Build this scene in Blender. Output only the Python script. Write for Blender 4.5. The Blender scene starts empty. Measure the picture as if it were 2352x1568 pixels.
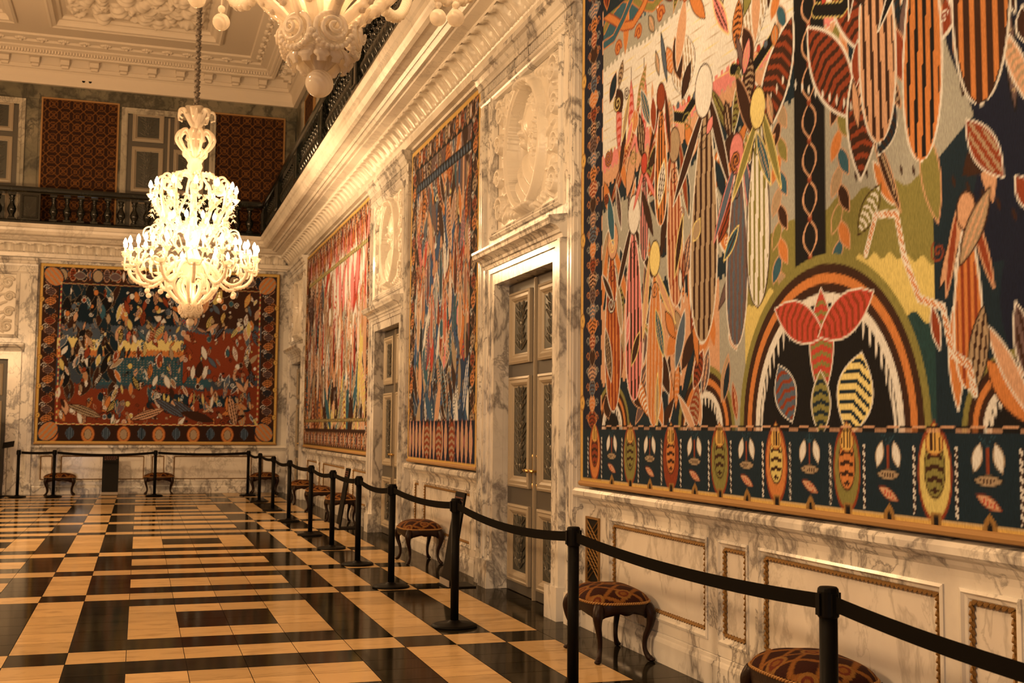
import bpy, math, random
import numpy as np
from mathutils import Matrix, Vector
random.seed(4); R8 = np.random.RandomState(11)
PI = math.pi
S = bpy.context.scene
COL = S.collection

# ---------------------------------------------------------------- camera, world, exposure
cam_d = bpy.data.cameras.new('camera')
cam_d.sensor_width = 36; cam_d.lens = 36*2624.2/2352
cam_d.clip_end = 100
cam = bpy.data.objects.new('camera', cam_d); COL.objects.link(cam)
def _cam():
    P = (1176., 784.); f = 2624.2
    def d(x, y): return Vector((x-P[0], -(y-P[1]), -f)).normalized()
    Y = d(320.3, 974.5); X = d(9283.8, 1054.7); X = (X - X.dot(Y)*Y).normalized(); Z = X.cross(Y)
    m = Matrix((X, Y, Z)).to_4x4(); m.translation = Vector((0, 0, 1.5)); return m
cam.matrix_world = _cam()
cam_d.dof.use_dof = True; cam_d.dof.focus_distance = 6.5; cam_d.dof.aperture_fstop = 6.0
S.camera = cam
W = bpy.data.worlds.new('world'); S.world = W; W.use_nodes = True
W.node_tree.nodes['Background'].inputs[0].default_value = (1.0, .62, .34, 1)
W.node_tree.nodes['Background'].inputs[1].default_value = .01
S.view_settings.view_transform = 'Standard'; S.view_settings.look = 'None'
S.view_settings.gamma = 1; S.view_settings.exposure = -0.12
S.cycles.use_denoising = True
S.cycles.max_bounces = 8; S.cycles.diffuse_bounces = 4; S.cycles.glossy_bounces = 4
S.cycles.transmission_bounces = 4; S.cycles.caustics_reflective = False; S.cycles.caustics_refractive = False
S.cycles.sample_clamp_indirect = 4
WARM = (1.0, .60, .285)
LK = .46                         # strength of all chandelier lamps
XW, YW = 3.28, 26.4            # right wall, far wall
XL, YB = -8.6, -7.0            # left wall, back wall

# ---------------------------------------------------------------- mesh helpers
class MB:
    def __init__(s): s.v = []; s.f = []; s.m = []; s.k = 0
    def add(s, vs, fs):
        b = len(s.v); s.v += [tuple(p) for p in vs]; s.f += [tuple(i+b for i in f) for f in fs]; s.m += [s.k]*len(fs)
    def box(s, x0, y0, z0, x1, y1, z1):
        s.add([(x0,y0,z0),(x1,y0,z0),(x1,y1,z0),(x0,y1,z0),(x0,y0,z1),(x1,y0,z1),(x1,y1,z1),(x0,y1,z1)],
              [(0,3,2,1),(4,5,6,7),(0,1,5,4),(1,2,6,5),(2,3,7,6),(3,0,4,7)])
    def lathe(s, prof, c=(0,0,0), n=16, lobes=0, amp=0):
        vs = []; fs = []
        for r, z in prof:
            for i in range(n):
                a = 2*PI*i/n; q = r*(1+amp*math.cos(lobes*a)) if lobes else r
                vs.append((c[0]+q*math.cos(a), c[1]+q*math.sin(a), c[2]+z))
        for j in range(len(prof)-1):
            for i in range(n):
                k = (i+1) % n
                fs.append((j*n+i, j*n+k, (j+1)*n+k, (j+1)*n+i))
        fs.append(tuple(range(n))[::-1]); fs.append(tuple((len(prof)-1)*n+i for i in range(n)))
        s.add(vs, fs)
    def ball(s, c, r, n=10, m=6, sq=(1,1,1)):
        pr = [(max(1e-4, math.sin(PI*j/m)), -math.cos(PI*j/m)) for j in range(m+1)]
        vs = []; fs = []
        for q, z in pr:
            for i in range(n):
                a = 2*PI*i/n; vs.append((c[0]+r*q*math.cos(a)*sq[0], c[1]+r*q*math.sin(a)*sq[1], c[2]+r*z*sq[2]))
        for j in range(m):
            for i in range(n):
                k = (i+1) % n; fs.append((j*n+i, j*n+k, (j+1)*n+k, (j+1)*n+i))
        s.add(vs, fs)
    def tube(s, pts, rad, n=8, flat=1.0, cap=True):
        P = [Vector(p) for p in pts]; m = len(P)
        rr = rad if isinstance(rad, (list, tuple)) else [rad]*m
        vs = []; fs = []
        prev = None
        for i, p in enumerate(P):
            t = (P[min(i+1, m-1)] - P[max(i-1, 0)]).normalized()
            if prev is None:
                a = Vector((0,0,1)) if abs(t.z) < .9 else Vector((1,0,0))
                u = t.cross(a).normalized()
            else:
                u = (prev - prev.dot(t)*t)
                u = u.normalized() if u.length > 1e-6 else t.orthogonal().normalized()
            prev = u; w = t.cross(u)
            for k in range(n):
                a = 2*PI*k/n
                vs.append(p + u*math.cos(a)*rr[i] + w*math.sin(a)*rr[i]*flat)
        for i in range(m-1):
            for k in range(n):
                l = (k+1) % n; fs.append((i*n+k, i*n+l, (i+1)*n+l, (i+1)*n+k))
        if cap: fs.append(tuple(range(n))[::-1]); fs.append(tuple((m-1)*n+k for k in range(n)))
        s.add(vs, fs)
    def frame(s, x0, z0, x1, z1, prof):
        """picture-frame moulding facing -y; prof = [(inset, out)] out = distance toward -y"""
        vs = []; fs = []; n = len(prof)
        for ins, o in prof:
            for (x, z) in ((x0+ins, z0+ins), (x1-ins, z0+ins), (x1-ins, z1-ins), (x0+ins, z1-ins)):
                vs.append((x, -o, z))
        for j in range(n-1):
            for i in range(4):
                k = (i+1) % 4; fs.append((j*4+i, j*4+k, (j+1)*4+k, (j+1)*4+i))
        s.add(vs, fs)
    def prism(s, prof, x0, x1):
        """profile [(d,z)] swept along local x (d toward -y), closed to the wall, with end caps"""
        vs = [(x0, -d, z) for d, z in prof] + [(x1, -d, z) for d, z in prof]; n = len(prof)
        fs = [(i, (i+1) % n, n+(i+1) % n, n+i) for i in range(n)]
        fs += [tuple(range(n))[::-1], tuple(range(n, 2*n))]
        s.add(vs, fs)
    def build(s, name, mat, parent=None, smooth=False, loc=None, rz=None):
        me = bpy.data.meshes.new(name); me.from_pydata(s.v, [], s.f)
        mats = mat if isinstance(mat, (list, tuple)) else [mat]
        for m in mats: me.materials.append(m)
        if len(mats) > 1: me.polygons.foreach_set('material_index', s.m)
        if smooth: me.polygons.foreach_set('use_smooth', [True]*len(me.polygons))
        me.update()
        o = bpy.data.objects.new(name, me); COL.objects.link(o)
        if parent: o.parent = parent
        if loc: o.location = loc
        if rz is not None: o.rotation_euler = (0, 0, rz)
        return o

def thing(name, label, cat, loc=(0,0,0), rz=0, group=None, kind=None):
    o = bpy.data.objects.new(name, None); COL.objects.link(o); o.empty_display_size = .1
    o.location = loc; o.rotation_euler = (0, 0, rz)
    return tag(o, label, cat, group, kind)
def tag(o, label=None, cat=None, group=None, kind=None):
    if label: o['label'] = label
    if cat: o['category'] = cat
    if group: o['group'] = group
    if kind: o['kind'] = kind
    return o
def struct(o): o['kind'] = 'structure'; return o
def copy_tree(o, parent=None):
    c = o.copy(); COL.objects.link(c); c.parent = parent
    for ch in list(o.children): copy_tree(ch, c)
    return c
RW = -PI/2                      # rotation that turns a far-wall build onto the right wall

# ---------------------------------------------------------------- materials
def lin(c): return [((x/255.)/12.92 if x/255. < .04045 else ((x/255.+.055)/1.055)**2.4) for x in c]
REF = lin((226, 178, 128))
def pc(r, g, b, k=.64):
    l = lin((r, g, b)); return tuple(min(.92, max(.004, l[i]/REF[i]*k)) for i in range(3))
def mat(name, col=(.8,.8,.8), rough=.5, metal=0., spec=None):
    m = bpy.data.materials.new(name); m.use_nodes = True
    b = m.node_tree.nodes['Principled BSDF']
    b.inputs['Base Color'].default_value = (*col, 1); b.inputs['Roughness'].default_value = rough
    b.inputs['Metallic'].default_value = metal
    if spec is not None: b.inputs['Specular IOR Level'].default_value = spec
    return m
def nodes(m): 
    t = m.node_tree; return t, t.nodes, t.links, t.nodes['Principled BSDF']
def N(ns, ty, **kw):
    n = ns.new(ty)
    for k, v in kw.items():
        if k.startswith('i_'): n.inputs[k[2:].replace('_', ' ')].default_value = v
        else: setattr(n, k, v)
    return n
def ramp(ns, stops, interp='LINEAR'):
    r = ns.new('ShaderNodeValToRGB'); r.color_ramp.interpolation = interp
    e = r.color_ramp.elements
    while len(e) > 1: e.remove(e[-1])
    e[0].position = stops[0][0]; e[0].color = (*stops[0][1], 1)
    for p, c in stops[1:]:
        x = e.new(p); x.color = (*c, 1)
    return r
def marble(name, base, vein, scale=1.0, rough=.16, vein_amt=1.0, cloud=None, bump=0, stretch=(1,1,.6), vw=.035):
    m = mat(name, base, rough); t, ns, ls, b = nodes(m)
    g = N(ns, 'ShaderNodeNewGeometry'); mp = N(ns, 'ShaderNodeMapping')
    mp.inputs['Scale'].default_value = stretch; mp.inputs['Rotation'].default_value = (.35, .3, .2)
    ls.new(g.outputs['Position'], mp.inputs['Vector'])
    wn = N(ns, 'ShaderNodeTexNoise', i_Scale=1.6*scale, i_Detail=4.0, i_Roughness=.6)
    ls.new(mp.outputs[0], wn.inputs['Vector'])
    mx = N(ns, 'ShaderNodeMix', data_type='VECTOR'); mx.inputs[0].default_value = .22/scale
    ls.new(mp.outputs[0], mx.inputs[4]); ls.new(wn.outputs['Color'], mx.inputs[5])
    outs = []
    for sc, w in ((1.7, vw), (4.6, vw*.75)):
        n = N(ns, 'ShaderNodeTexNoise', i_Scale=sc*scale, i_Detail=7.0, i_Roughness=.58, i_Distortion=.35)
        ls.new(mx.outputs[1], n.inputs['Vector'])
        a = N(ns, 'ShaderNodeMath', operation='SUBTRACT'); a.inputs[1].default_value = .5; ls.new(n.outputs['Fac'], a.inputs[0])
        ab = N(ns, 'ShaderNodeMath', operation='ABSOLUTE'); ls.new(a.outputs[0], ab.inputs[0])
        mr = N(ns, 'ShaderNodeMapRange'); mr.inputs[1].default_value = 0; mr.inputs[2].default_value = w
        mr.inputs[3].default_value = 1; mr.inputs[4].default_value = 0; ls.new(ab.outputs[0], mr.inputs[0])
        outs.append(mr)
    msk = N(ns, 'ShaderNodeTexNoise', i_Scale=.9*scale, i_Detail=3.0); ls.new(mp.outputs[0], msk.inputs['Vector'])
    mm = N(ns, 'ShaderNodeMapRange'); mm.inputs[1].default_value = .42; mm.inputs[2].default_value = .6; ls.new(msk.outputs['Fac'], mm.inputs[0])
    m2 = N(ns, 'ShaderNodeMath', operation='MULTIPLY'); ls.new(outs[1].outputs[0], m2.inputs[0]); ls.new(mm.outputs[0], m2.inputs[1])
    ad = N(ns, 'ShaderNodeMath', operation='MAXIMUM'); ls.new(outs[0].outputs[0], ad.inputs[0]); ls.new(m2.outputs[0], ad.inputs[1])
    mu = N(ns, 'ShaderNodeMath', operation='MULTIPLY'); mu.inputs[1].default_value = vein_amt; ls.new(ad.outputs[0], mu.inputs[0])
    cl = N(ns, 'ShaderNodeTexNoise', i_Scale=2.2*scale, i_Detail=5.0); ls.new(mx.outputs[1], cl.inputs['Vector'])
    c2 = cloud or tuple(x*.72 for x in base)
    cr = ramp(ns, [(.36, c2), (.6, base)]); ls.new(cl.outputs['Fac'], cr.inputs[0])
    fm = N(ns, 'ShaderNodeMix', data_type='RGBA'); fm.inputs[7].default_value = (*vein, 1)
    ls.new(mu.outputs[0], fm.inputs[0]); ls.new(cr.outputs[0], fm.inputs[6]); ls.new(fm.outputs[2], b.inputs['Base Color'])
    return m
M_marble = marble('white_veined_marble', (.78,.76,.72), (.16,.15,.15), 1.1, .17, .85, (.56,.54,.52))
M_marble_plain = marble('pale_marble', (.80,.77,.72), (.34,.32,.30), .8, .10, .55, (.66,.63,.60), vw=.02)
M_marble_up = marble('grey_green_marble', (.21,.19,.135), (.03,.03,.022), 1.0, .4, .9, (.11,.105,.07), stretch=(1,1,.9), vw=.06)
M_cornice = marble('cornice_marble', (.78,.74,.68), (.34,.31,.28), .8, .32, .45, (.6,.56,.5), vw=.02)
M_marble_dk = marble('black_green_marble', (.007,.008,.006), (.07,.08,.06), 2.2, .10, .3, (.004,.005,.004), vw=.010)
M_relief = marble('carved_marble', (.79,.75,.68), (.45,.42,.38), .9, .28, .3, (.7,.66,.6), vw=.02)
M_plaster = mat('ceiling_plaster', (.74,.66,.56), .75)
M_gold = mat('gilt_bronze', (.24,.13,.035), .45, .35)
M_brass = mat('brass', (.85,.6,.25), .22, 1.0)
M_black = mat('matt_black_metal', (.004,.0035,.003), .5, spec=.08)
M_belt = mat('black_webbing', (.007,.006,.005), .9, spec=.03)
M_wood = mat('dark_carved_walnut', (.016,.006,.0035), .38, spec=.22)
M_door = mat('grey_green_door_paint', (.085,.078,.066), .4, spec=.35)
M_door_trim = mat('cream_door_moulding', (.33,.28,.21), .4)
M_door_dark = mat('dark_panel_ground', (.04,.042,.034), .35)
M_chain = mat('tarnished_chain', (.20,.17,.14), .6, .3)
def noise_bump(m, scale, strength, dist=.02, kind='noise'):
    t, ns, ls, b = nodes(m)
    g = N(ns, 'ShaderNodeNewGeometry')
    n = N(ns, 'ShaderNodeTexNoise', i_Scale=scale, i_Detail=5.0) if kind == 'noise' else N(ns, 'ShaderNodeTexVoronoi', i_Scale=scale)
    ls.new(g.outputs['Position'], n.inputs['Vector'])
    bp = N(ns, 'ShaderNodeBump'); bp.inputs['Strength'].default_value = strength; bp.inputs['Distance'].default_value = dist
    ls.new(n.outputs[0], bp.inputs['Height']); ls.new(bp.outputs[0], b.inputs['Normal'])
noise_bump(M_wood, 60, .4, .004)
# milky glass of the chandeliers
def glass_mat():
    m = bpy.data.materials.new('milky_glass'); m.use_nodes = True; t = m.node_tree; ns = t.nodes; ls = t.links
    out = ns['Material Output']; b = ns['Principled BSDF']
    b.inputs['Base Color'].default_value = (.88,.82,.74,1); b.inputs['Roughness'].default_value = .12
    b.inputs['Specular IOR Level'].default_value = .8
    tr = ns.new('ShaderNodeBsdfTranslucent'); tr.inputs[0].default_value = (.9,.84,.74,1)
    tp = ns.new('ShaderNodeBsdfTransparent'); tp.inputs[0].default_value = (.95,.92,.88,1)
    a = ns.new('ShaderNodeMixShader'); a.inputs[0].default_value = .45; ls.new(b.outputs[0], a.inputs[1]); ls.new(tr.outputs[0], a.inputs[2])
    c = ns.new('ShaderNodeMixShader'); c.inputs[0].default_value = .22; ls.new(a.outputs[0], c.inputs[1]); ls.new(tp.outputs[0], c.inputs[2])
    g = ns.new('ShaderNodeNewGeometry'); w = N(ns, 'ShaderNodeTexWave', i_Scale=22.0, i_Distortion=1.5)
    w.bands_direction = 'DIAGONAL'; ls.new(g.outputs['Position'], w.inputs['Vector'])
    bp = ns.new('ShaderNodeBump'); bp.inputs['Strength'].default_value = .35; bp.inputs['Distance'].default_value = .01
    ls.new(w.outputs['Fac'], bp.inputs['Height']); ls.new(bp.outputs[0], b.inputs['Normal'])
    ls.new(c.outputs[0], out.inputs[0]); return m
M_glass = glass_mat()
def emit_mat(name, col, st):
    m = bpy.data.materials.new(name); m.use_nodes = True; b = m.node_tree.nodes['Principled BSDF']
    b.inputs['Base Color'].default_value = (*col, 1); b.inputs['Emission Color'].default_value = (*col, 1)
    b.inputs['Emission Strength'].default_value = st; return m
M_bulb = emit_mat('lit_candle_bulb', (1., .74, .40), 60)
def attr_mat(name, rough, weave=0):
    m = mat(name, (1,1,1), rough, spec=.15 if weave else None); t, ns, ls, b = nodes(m)
    a = N(ns, 'ShaderNodeAttribute', attribute_name='Col')
    ls.new(a.outputs['Color'], b.inputs['Base Color'])
    if weave:
        g = N(ns, 'ShaderNodeNewGeometry')
        mp = N(ns, 'ShaderNodeMapping'); mp.inputs['Scale'].default_value = (1, 1, .25); ls.new(g.outputs['Position'], mp.inputs[0])
        n = N(ns, 'ShaderNodeTexNoise', i_Scale=160.0, i_Detail=2.0); ls.new(mp.outputs[0], n.inputs[0])
        mr = N(ns, 'ShaderNodeMapRange'); mr.inputs[1].default_value = .3; mr.inputs[2].default_value = .7; mr.inputs[3].default_value = .8; mr.inputs[4].default_value = 1.1
        ls.new(n.outputs[0], mr.inputs[0])
        mx = N(ns, 'ShaderNodeVectorMath', operation='SCALE'); ls.new(a.outputs['Color'], mx.inputs[0]); ls.new(mr.outputs[0], mx.inputs['Scale'])
        ls.new(mx.outputs[0], b.inputs['Base Color'])
        bp = N(ns, 'ShaderNodeBump'); bp.inputs['Strength'].default_value = .3; bp.inputs['Distance'].default_value = .003
        ls.new(n.outputs[0], bp.inputs['Height']); ls.new(bp.outputs[0], b.inputs['Normal'])
    return m
M_weave = attr_mat('woven_wool', .85, 1)
M_gold_edge = mat('golden_brown_edging', pc(172,104,44), .8)

# ---------------------------------------------------------------- grid meshes built with numpy
def grid_obj(name, X, Y, Z, material, cols=None, parent=None, smooth=False):
    H, Wd = X.shape
    me = bpy.data.meshes.new(name)
    nv = H*Wd; nf = (H-1)*(Wd-1)
    me.vertices.add(nv); me.vertices.foreach_set('co', np.stack([X, Y, Z], -1).astype(np.float32).ravel())
    i = np.arange(nv).reshape(H, Wd)
    q = np.stack([i[:-1,:-1], i[:-1,1:], i[1:,1:], i[1:,:-1]], -1).reshape(-1, 4).astype(np.int32)
    me.loops.add(nf*4); me.loops.foreach_set('vertex_index', q.ravel())
    me.polygons.add(nf); me.polygons.foreach_set('loop_start', np.arange(0, nf*4, 4, dtype=np.int32))
    me.polygons.foreach_set('loop_total', np.full(nf, 4, np.int32))
    if smooth: me.polygons.foreach_set('use_smooth', np.ones(nf, bool))
    me.materials.append(material)
    if cols is not None:
        ca = me.color_attributes.new('Col', 'FLOAT_COLOR', 'POINT')
        ca.data.foreach_set('color', np.concatenate([cols, np.ones((H, Wd, 1))], -1).astype(np.float32).ravel())
    me.update(calc_edges=True); me.validate()
    o = bpy.data.objects.new(name, me); COL.objects.link(o)
    if parent: o.parent = parent
    return o

# ================================================================= FLOOR
def build_floor():
    cx0 = -0.035; st = .3625
    cuts = []                                # columns (x0, x1, kind)
    def kind(i):                             # period of seven: four block columns, black, white, black
        k = i % 7
        return 'b' if k < 4 else ('K' if k in (4, 6) else 'W')
    cols = []
    i = -23
    while i < 8:
        x0 = cx0 + i*st; k = kind(i)
        if i >= 4: k = ['K', 'W', 'K', 'W'][i-4]
        cols.append((x0, x0+st, k, i)); i += 1
    cols.append((cx0+8*st, 3.27, 'E', 8))
    rows = []                                # (y0, y1, type)
    y = 7.77 - 6.17*3
    while y < YW:
        for s_, ty in ((.39,'band'),(.39,'K'),(.395,'s0'),(.38,'c'),(.38,'c'),(.385,'s1'),(.38,'K'),
                       (.37,'band'),(.38,'K'),(.3,'s'),(.3,'s'),(.38,'K'),(.38,'band'),(.38,'K'),(.3,'s'),(.3,'s'),(.38,'K')):
            rows.append((y, y+s_, ty)); y += s_
        # one period is 6.17 long
    def col_of(k, ty, i):
        if k == 'E': return 0
        if ty == 'band': return 0 if k == 'W' else 1
        if k == 'K': return 0
        if k == 'W': return 1
        if ty == 'K': return 0
        if ty == 'c' and (i % 7) in (1, 2): return 0
        return 1
    V = []; F = []; C = []
    for (y0, y1, ty) in rows:
        if y1 < YB or y0 > YW-.02: continue
        y1 = min(y1, YW-.02)
        for (x0, x1, k, i) in cols:
            w = col_of(k, ty, i)
            if w: t = random.uniform(.80, 1.08); c = (.62*t, .435*t, .225*t)
            else: t = random.uniform(.7, 1.5); c = (.013*t, .0115*t, .008*t)
            g = .0022
            b = len(V)
            V += [(x0+g, y0+g, 0), (x1-g, y0+g, 0), (x1-g, y1-g, 0), (x0+g, y1-g, 0)]
            F.append((b, b+1, b+2, b+3)); C += [(*c, 1)]*4
    # joint bed
    b = len(V); V += [(XL, YB, -.003), (3.6, YB, -.003), (3.6, YW+.3, -.003), (XL, YW+.3, -.003)]
    F.append((b, b+1, b+2, b+3)); C += [(.02,.016,.012,1)]*4
    me = bpy.data.meshes.new('floor'); me.from_pydata(V, [], F)
    ca = me.color_attributes.new('Col', 'FLOAT_COLOR', 'POINT'); ca.data.foreach_set('color', np.array(C, np.float32).ravel())
    m = mat('polished_floor_marble', (1,1,1), .12, spec=.28); t, ns, ls, bs = nodes(m)
    a = N(ns, 'ShaderNodeAttribute', attribute_name='Col')
    g = N(ns, 'ShaderNodeNewGeometry'); mp = N(ns, 'ShaderNodeMapping'); mp.inputs['Scale'].default_value = (1, 2.6, 1)
    ls.new(g.outputs['Position'], mp.inputs[0])
    n = N(ns, 'ShaderNodeTexNoise', i_Scale=3.2, i_Detail=8.0, i_Roughness=.62, i_Distortion=.6); ls.new(mp.outputs[0], n.inputs[0])
    r = ramp(ns, [(.3, (.72,.70,.68)), (.5, (1,1,1)), (.75, (1.0,.97,.92))]); ls.new(n.outputs[0], r.inputs[0])
    mx = N(ns, 'ShaderNodeMix', data_type='RGBA', blend_type='MULTIPLY'); mx.inputs[0].default_value = 1
    ls.new(a.outputs['Color'], mx.inputs[6]); ls.new(r.outputs[0], mx.inputs[7]); ls.new(mx.outputs[2], bs.inputs['Base Color'])
    rr = N(ns, 'ShaderNodeMapRange'); rr.inputs[3].default_value = .05; rr.inputs[4].default_value = .13; ls.new(n.outputs[0], rr.inputs[0]); 
    bs.inputs['Specular IOR Level'].default_value = 0; bs.inputs['Roughness'].default_value = .6
    gl = N(ns, 'ShaderNodeBsdfGlossy'); ls.new(rr.outputs[0], gl.inputs['Roughness']); gl.inputs['Color'].default_value = (1, .97, .92, 1)
    fr = N(ns, 'ShaderNodeFresnel'); fr.inputs['IOR'].default_value = 1.35
    fm = N(ns, 'ShaderNodeMath', operation='MULTIPLY'); fm.inputs[1].default_value = .55; ls.new(fr.outputs[0], fm.inputs[0])
    ms = N(ns, 'ShaderNodeMixShader'); ls.new(fm.outputs[0], ms.inputs[0]); ls.new(bs.outputs[0], ms.inputs[1]); ls.new(gl.outputs[0], ms.inputs[2])
    ls.new(ms.outputs[0], ns['Material Output'].inputs[0])
    me.materials.append(m)
    o = bpy.data.objects.new('floor', me); COL.objects.link(o); struct(o)
build_floor()

# ================================================================= WALLS
DOORS = [9.55, 15.4, 24.97]                 # door centres on the right wall
FD = -3.50                                  # door centre on the far wall
HO, ZO = .81, 2.86                          # half width and head of the openings
TOPZ = 9.9
def wall(name, spans, holes, half, mk):
    b = MB(); edges = [spans[0]]
    for h in sorted(holes): edges += [h-half, h+half]
    edges.append(spans[1])
    for i in range(0, len(edges), 2): b.box(edges[i], 0, 0, edges[i+1], .3, TOPZ)
    for h in holes: b.box(h-half, 0, 4.74, h+half, .3, TOPZ); b.box(h-half, .27, ZO, h+half, .3, 4.74); b.box(h-half, .1, ZO, h+half, .27, 3.34)
    return struct(b.build(name, mk, loc=None))
# right wall: local x = -Y
w = wall('wall_right', (-YW-.3, -YB), [-d for d in DOORS], HO, M_marble); w.location = (XW, 0, 0); w.rotation_euler = (0, 0, RW)
w = wall('wall_far', (XL, XW), [FD], HO, M_marble); w.location = (0, YW, 0)
b = MB(); b.box(XL-.3, YB-.3, 0, XL, YW+.3, TOPZ); struct(b.build('wall_left', M_marble_plain))
b = MB(); b.box(XL, YB-.3, 0, -3.4, YB, TOPZ); b.box(-2.2, YB-.3, 0, XW, YB, TOPZ); b.box(-3.4, YB-.3, 3.5, -2.2, YB, TOPZ)
b.box(-3.4, YB-.3, 0, -2.2, YB, .15); struct(b.build('wall_back', M_marble_plain))
# garden door light in the back wall (behind the camera, mirrored in the floor)
b = MB(); b.box(-3.4, YB-.16, .15, -2.95, YB-.06, 3.5); b.box(-2.6, YB-.16, .15, -2.2, YB-.06, 3.5); b.box(-2.95, YB-.16, 3.3, -2.6, YB-.06, 3.5); struct(b.build('trim_60', M_door))
b = MB(); b.box(-2.95, YB-.16, .15, -2.6, YB-.14, 3.3); struct(b.build('window_1', emit_mat('daylit_pane', (.85,.92,1.), 30)))
# darker marble facing of the upper storey
b = MB(); b.box(XL, -.03, 5.64, XW-.03, 0, 8.95); o = struct(b.build('trim_1', M_marble_up, loc=(0, YW, 0)))
b = MB(); b.box(-YW+.03, -.03, 5.64, -YB, 0, 8.95); o = struct(b.build('trim_2', M_marble_up, loc=(XW, 0, 0), rz=RW))

def sweepL(prof, name, mk, smooth=False):
    """profile [(d, z)]: d = distance from wall face; along the right wall then along the far wall, mitred"""
    b = MB(); n = len(prof)
    vs = []
    for d, z in prof: vs.append((XW-d, YB, z))
    for d, z in prof: vs.append((XW-d, YW-d, z))
    for d, z in prof: vs.append((XL, YW-d, z))
    fs = []
    for s_ in (0, n):
        for i in range(n-1): fs.append((s_+i, s_+i+1, s_+n+i+1, s_+n+i))
    b.add(vs, fs)
    return struct(b.build(name, mk, smooth=smooth))
# main cornice carrying the gallery
sweepL([(0,5.02),(.075,5.02),(.08,5.05),(.14,5.06),(.15,5.14),(.16,5.155)], 'trim_3', M_cornice)
sweepL([(.335,5.345),(.345,5.325),(.35,5.35),(.46,5.375),(.47,5.40),(.52,5.385),(.56,5.425),(.575,5.41),(.60,5.44),(.70,5.455),(.71,5.44),(.75,5.46),(.775,5.50),(.79,5.52),(.80,5.575),(.83,5.59),(.86,5.65),(.86,5.665),(0,5.665)], 'trim_4', M_cornice)
# acanthus cove: curled leaves every 29 cm
def leaf_cove():
    ns_, per = 14, 16
    P0, P1 = (.335, 5.345), (.155, 5.15)
    def strip(L0, L1):
        n = int(round((L1-L0)/.29)); t = np.linspace(0, n, n*per+1)
        s = np.linspace(0, 1, ns_)
        T, Sg = np.meshgrid(t, s)
        fr = np.abs((T % 1)-.5)*2            # 0 centre of leaf, 1 gap
        width = .95 - .35*(1-Sg)             # leaf narrows to the curled tip (s = 0 is the top)
        m = np.clip((width-fr)/.18, 0, 1); m = m*m*(3-2*m)
        rib = .010*np.cos(fr*PI*5) * m
        tip = np.exp(-((Sg-.1)/.1)**2)*np.exp(-(fr/.42)**2)
        body = .085*m*(.35+.65*np.sin(PI*np.clip(Sg, 0, 1))**.7) + rib*1.3 + .07*tip*(m > .3)
        vein = -.012*np.exp(-(fr/.06)**2)*(Sg > .2)
        h = body + vein - .035
        cv = .055*np.sin(PI*Sg)              # concave back
        d = P0[0]+(P1[0]-P0[0])*Sg; z = P0[1]+(P1[1]-P0[1])*Sg
        nx, nz = .734, -.68
        return L0 + (L1-L0)*T/n, d + nx*(h-cv), z + nz*(h-cv)
    L, d, z = strip(YB, YW-.2); o = grid_obj('trim_5', XW-d, L, z, M_relief, smooth=True); struct(o)
    L, d, z = strip(XL, XW-.2); o = grid_obj('trim_6', L, YW-d, z, M_relief, smooth=True); struct(o)
leaf_cove()

# ================================================================= CEILING
sweepL([(0,8.85),(.12,8.85),(.13,8.88),(.16,8.95),(.18,9.10),(.22,9.14),(.26,9.15),(.27,9.22),(.30,9.23),(.30,9.42),(.60,9.43),(.60,9.33),(.62,9.30),(.68,9.31),(.70,9.40),(.76,9.43),(.80,9.44),(.82,9.47),(.96,9.50),(.97,9.55),(1.05,9.53),(1.20,9.56),(1.22,9.60)], 'trim_7', M_plaster)
def brackets():
    b = MB()
    def one(cx, cy, along):          # modillion under the corona
        d0, d1 = .28, .58
        for (a, c, z0, z1, hw) in ((d0, d1, 9.32, 9.42, .10), (d0, d0+.16, 9.22, 9.33, .09), (d0, d0+.06, 9.17, 9.24, .07)):
            if along == 'x': b.box(cx-hw, YW-c, z0, cx+hw, YW-a, z1)
            else: b.box(XW-c, cy-hw, z0, XW-a, cy+hw, z1)
    x = 2.42
    while x > XL: one(x, 0, 'x'); x -= .6
    y = YW-.86
    while y > 10: one(0, y, 'y'); y -= .6
    # egg and dart drops
    for k in range(0, 190):
        x = 2.55-k*.06
        if x > XL: b.box(x-.018, YW-.745, 9.345, x+.018, YW-.70, 9.41)
    for k in range(0, 250):
        y = YW-.75-k*.06
        if y > 10: b.box(XW-.745, y-.018, 9.345, XW-.70, y+.018, 9.41)
    struct(b.build('trim_8', M_plaster))
brackets()
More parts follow.
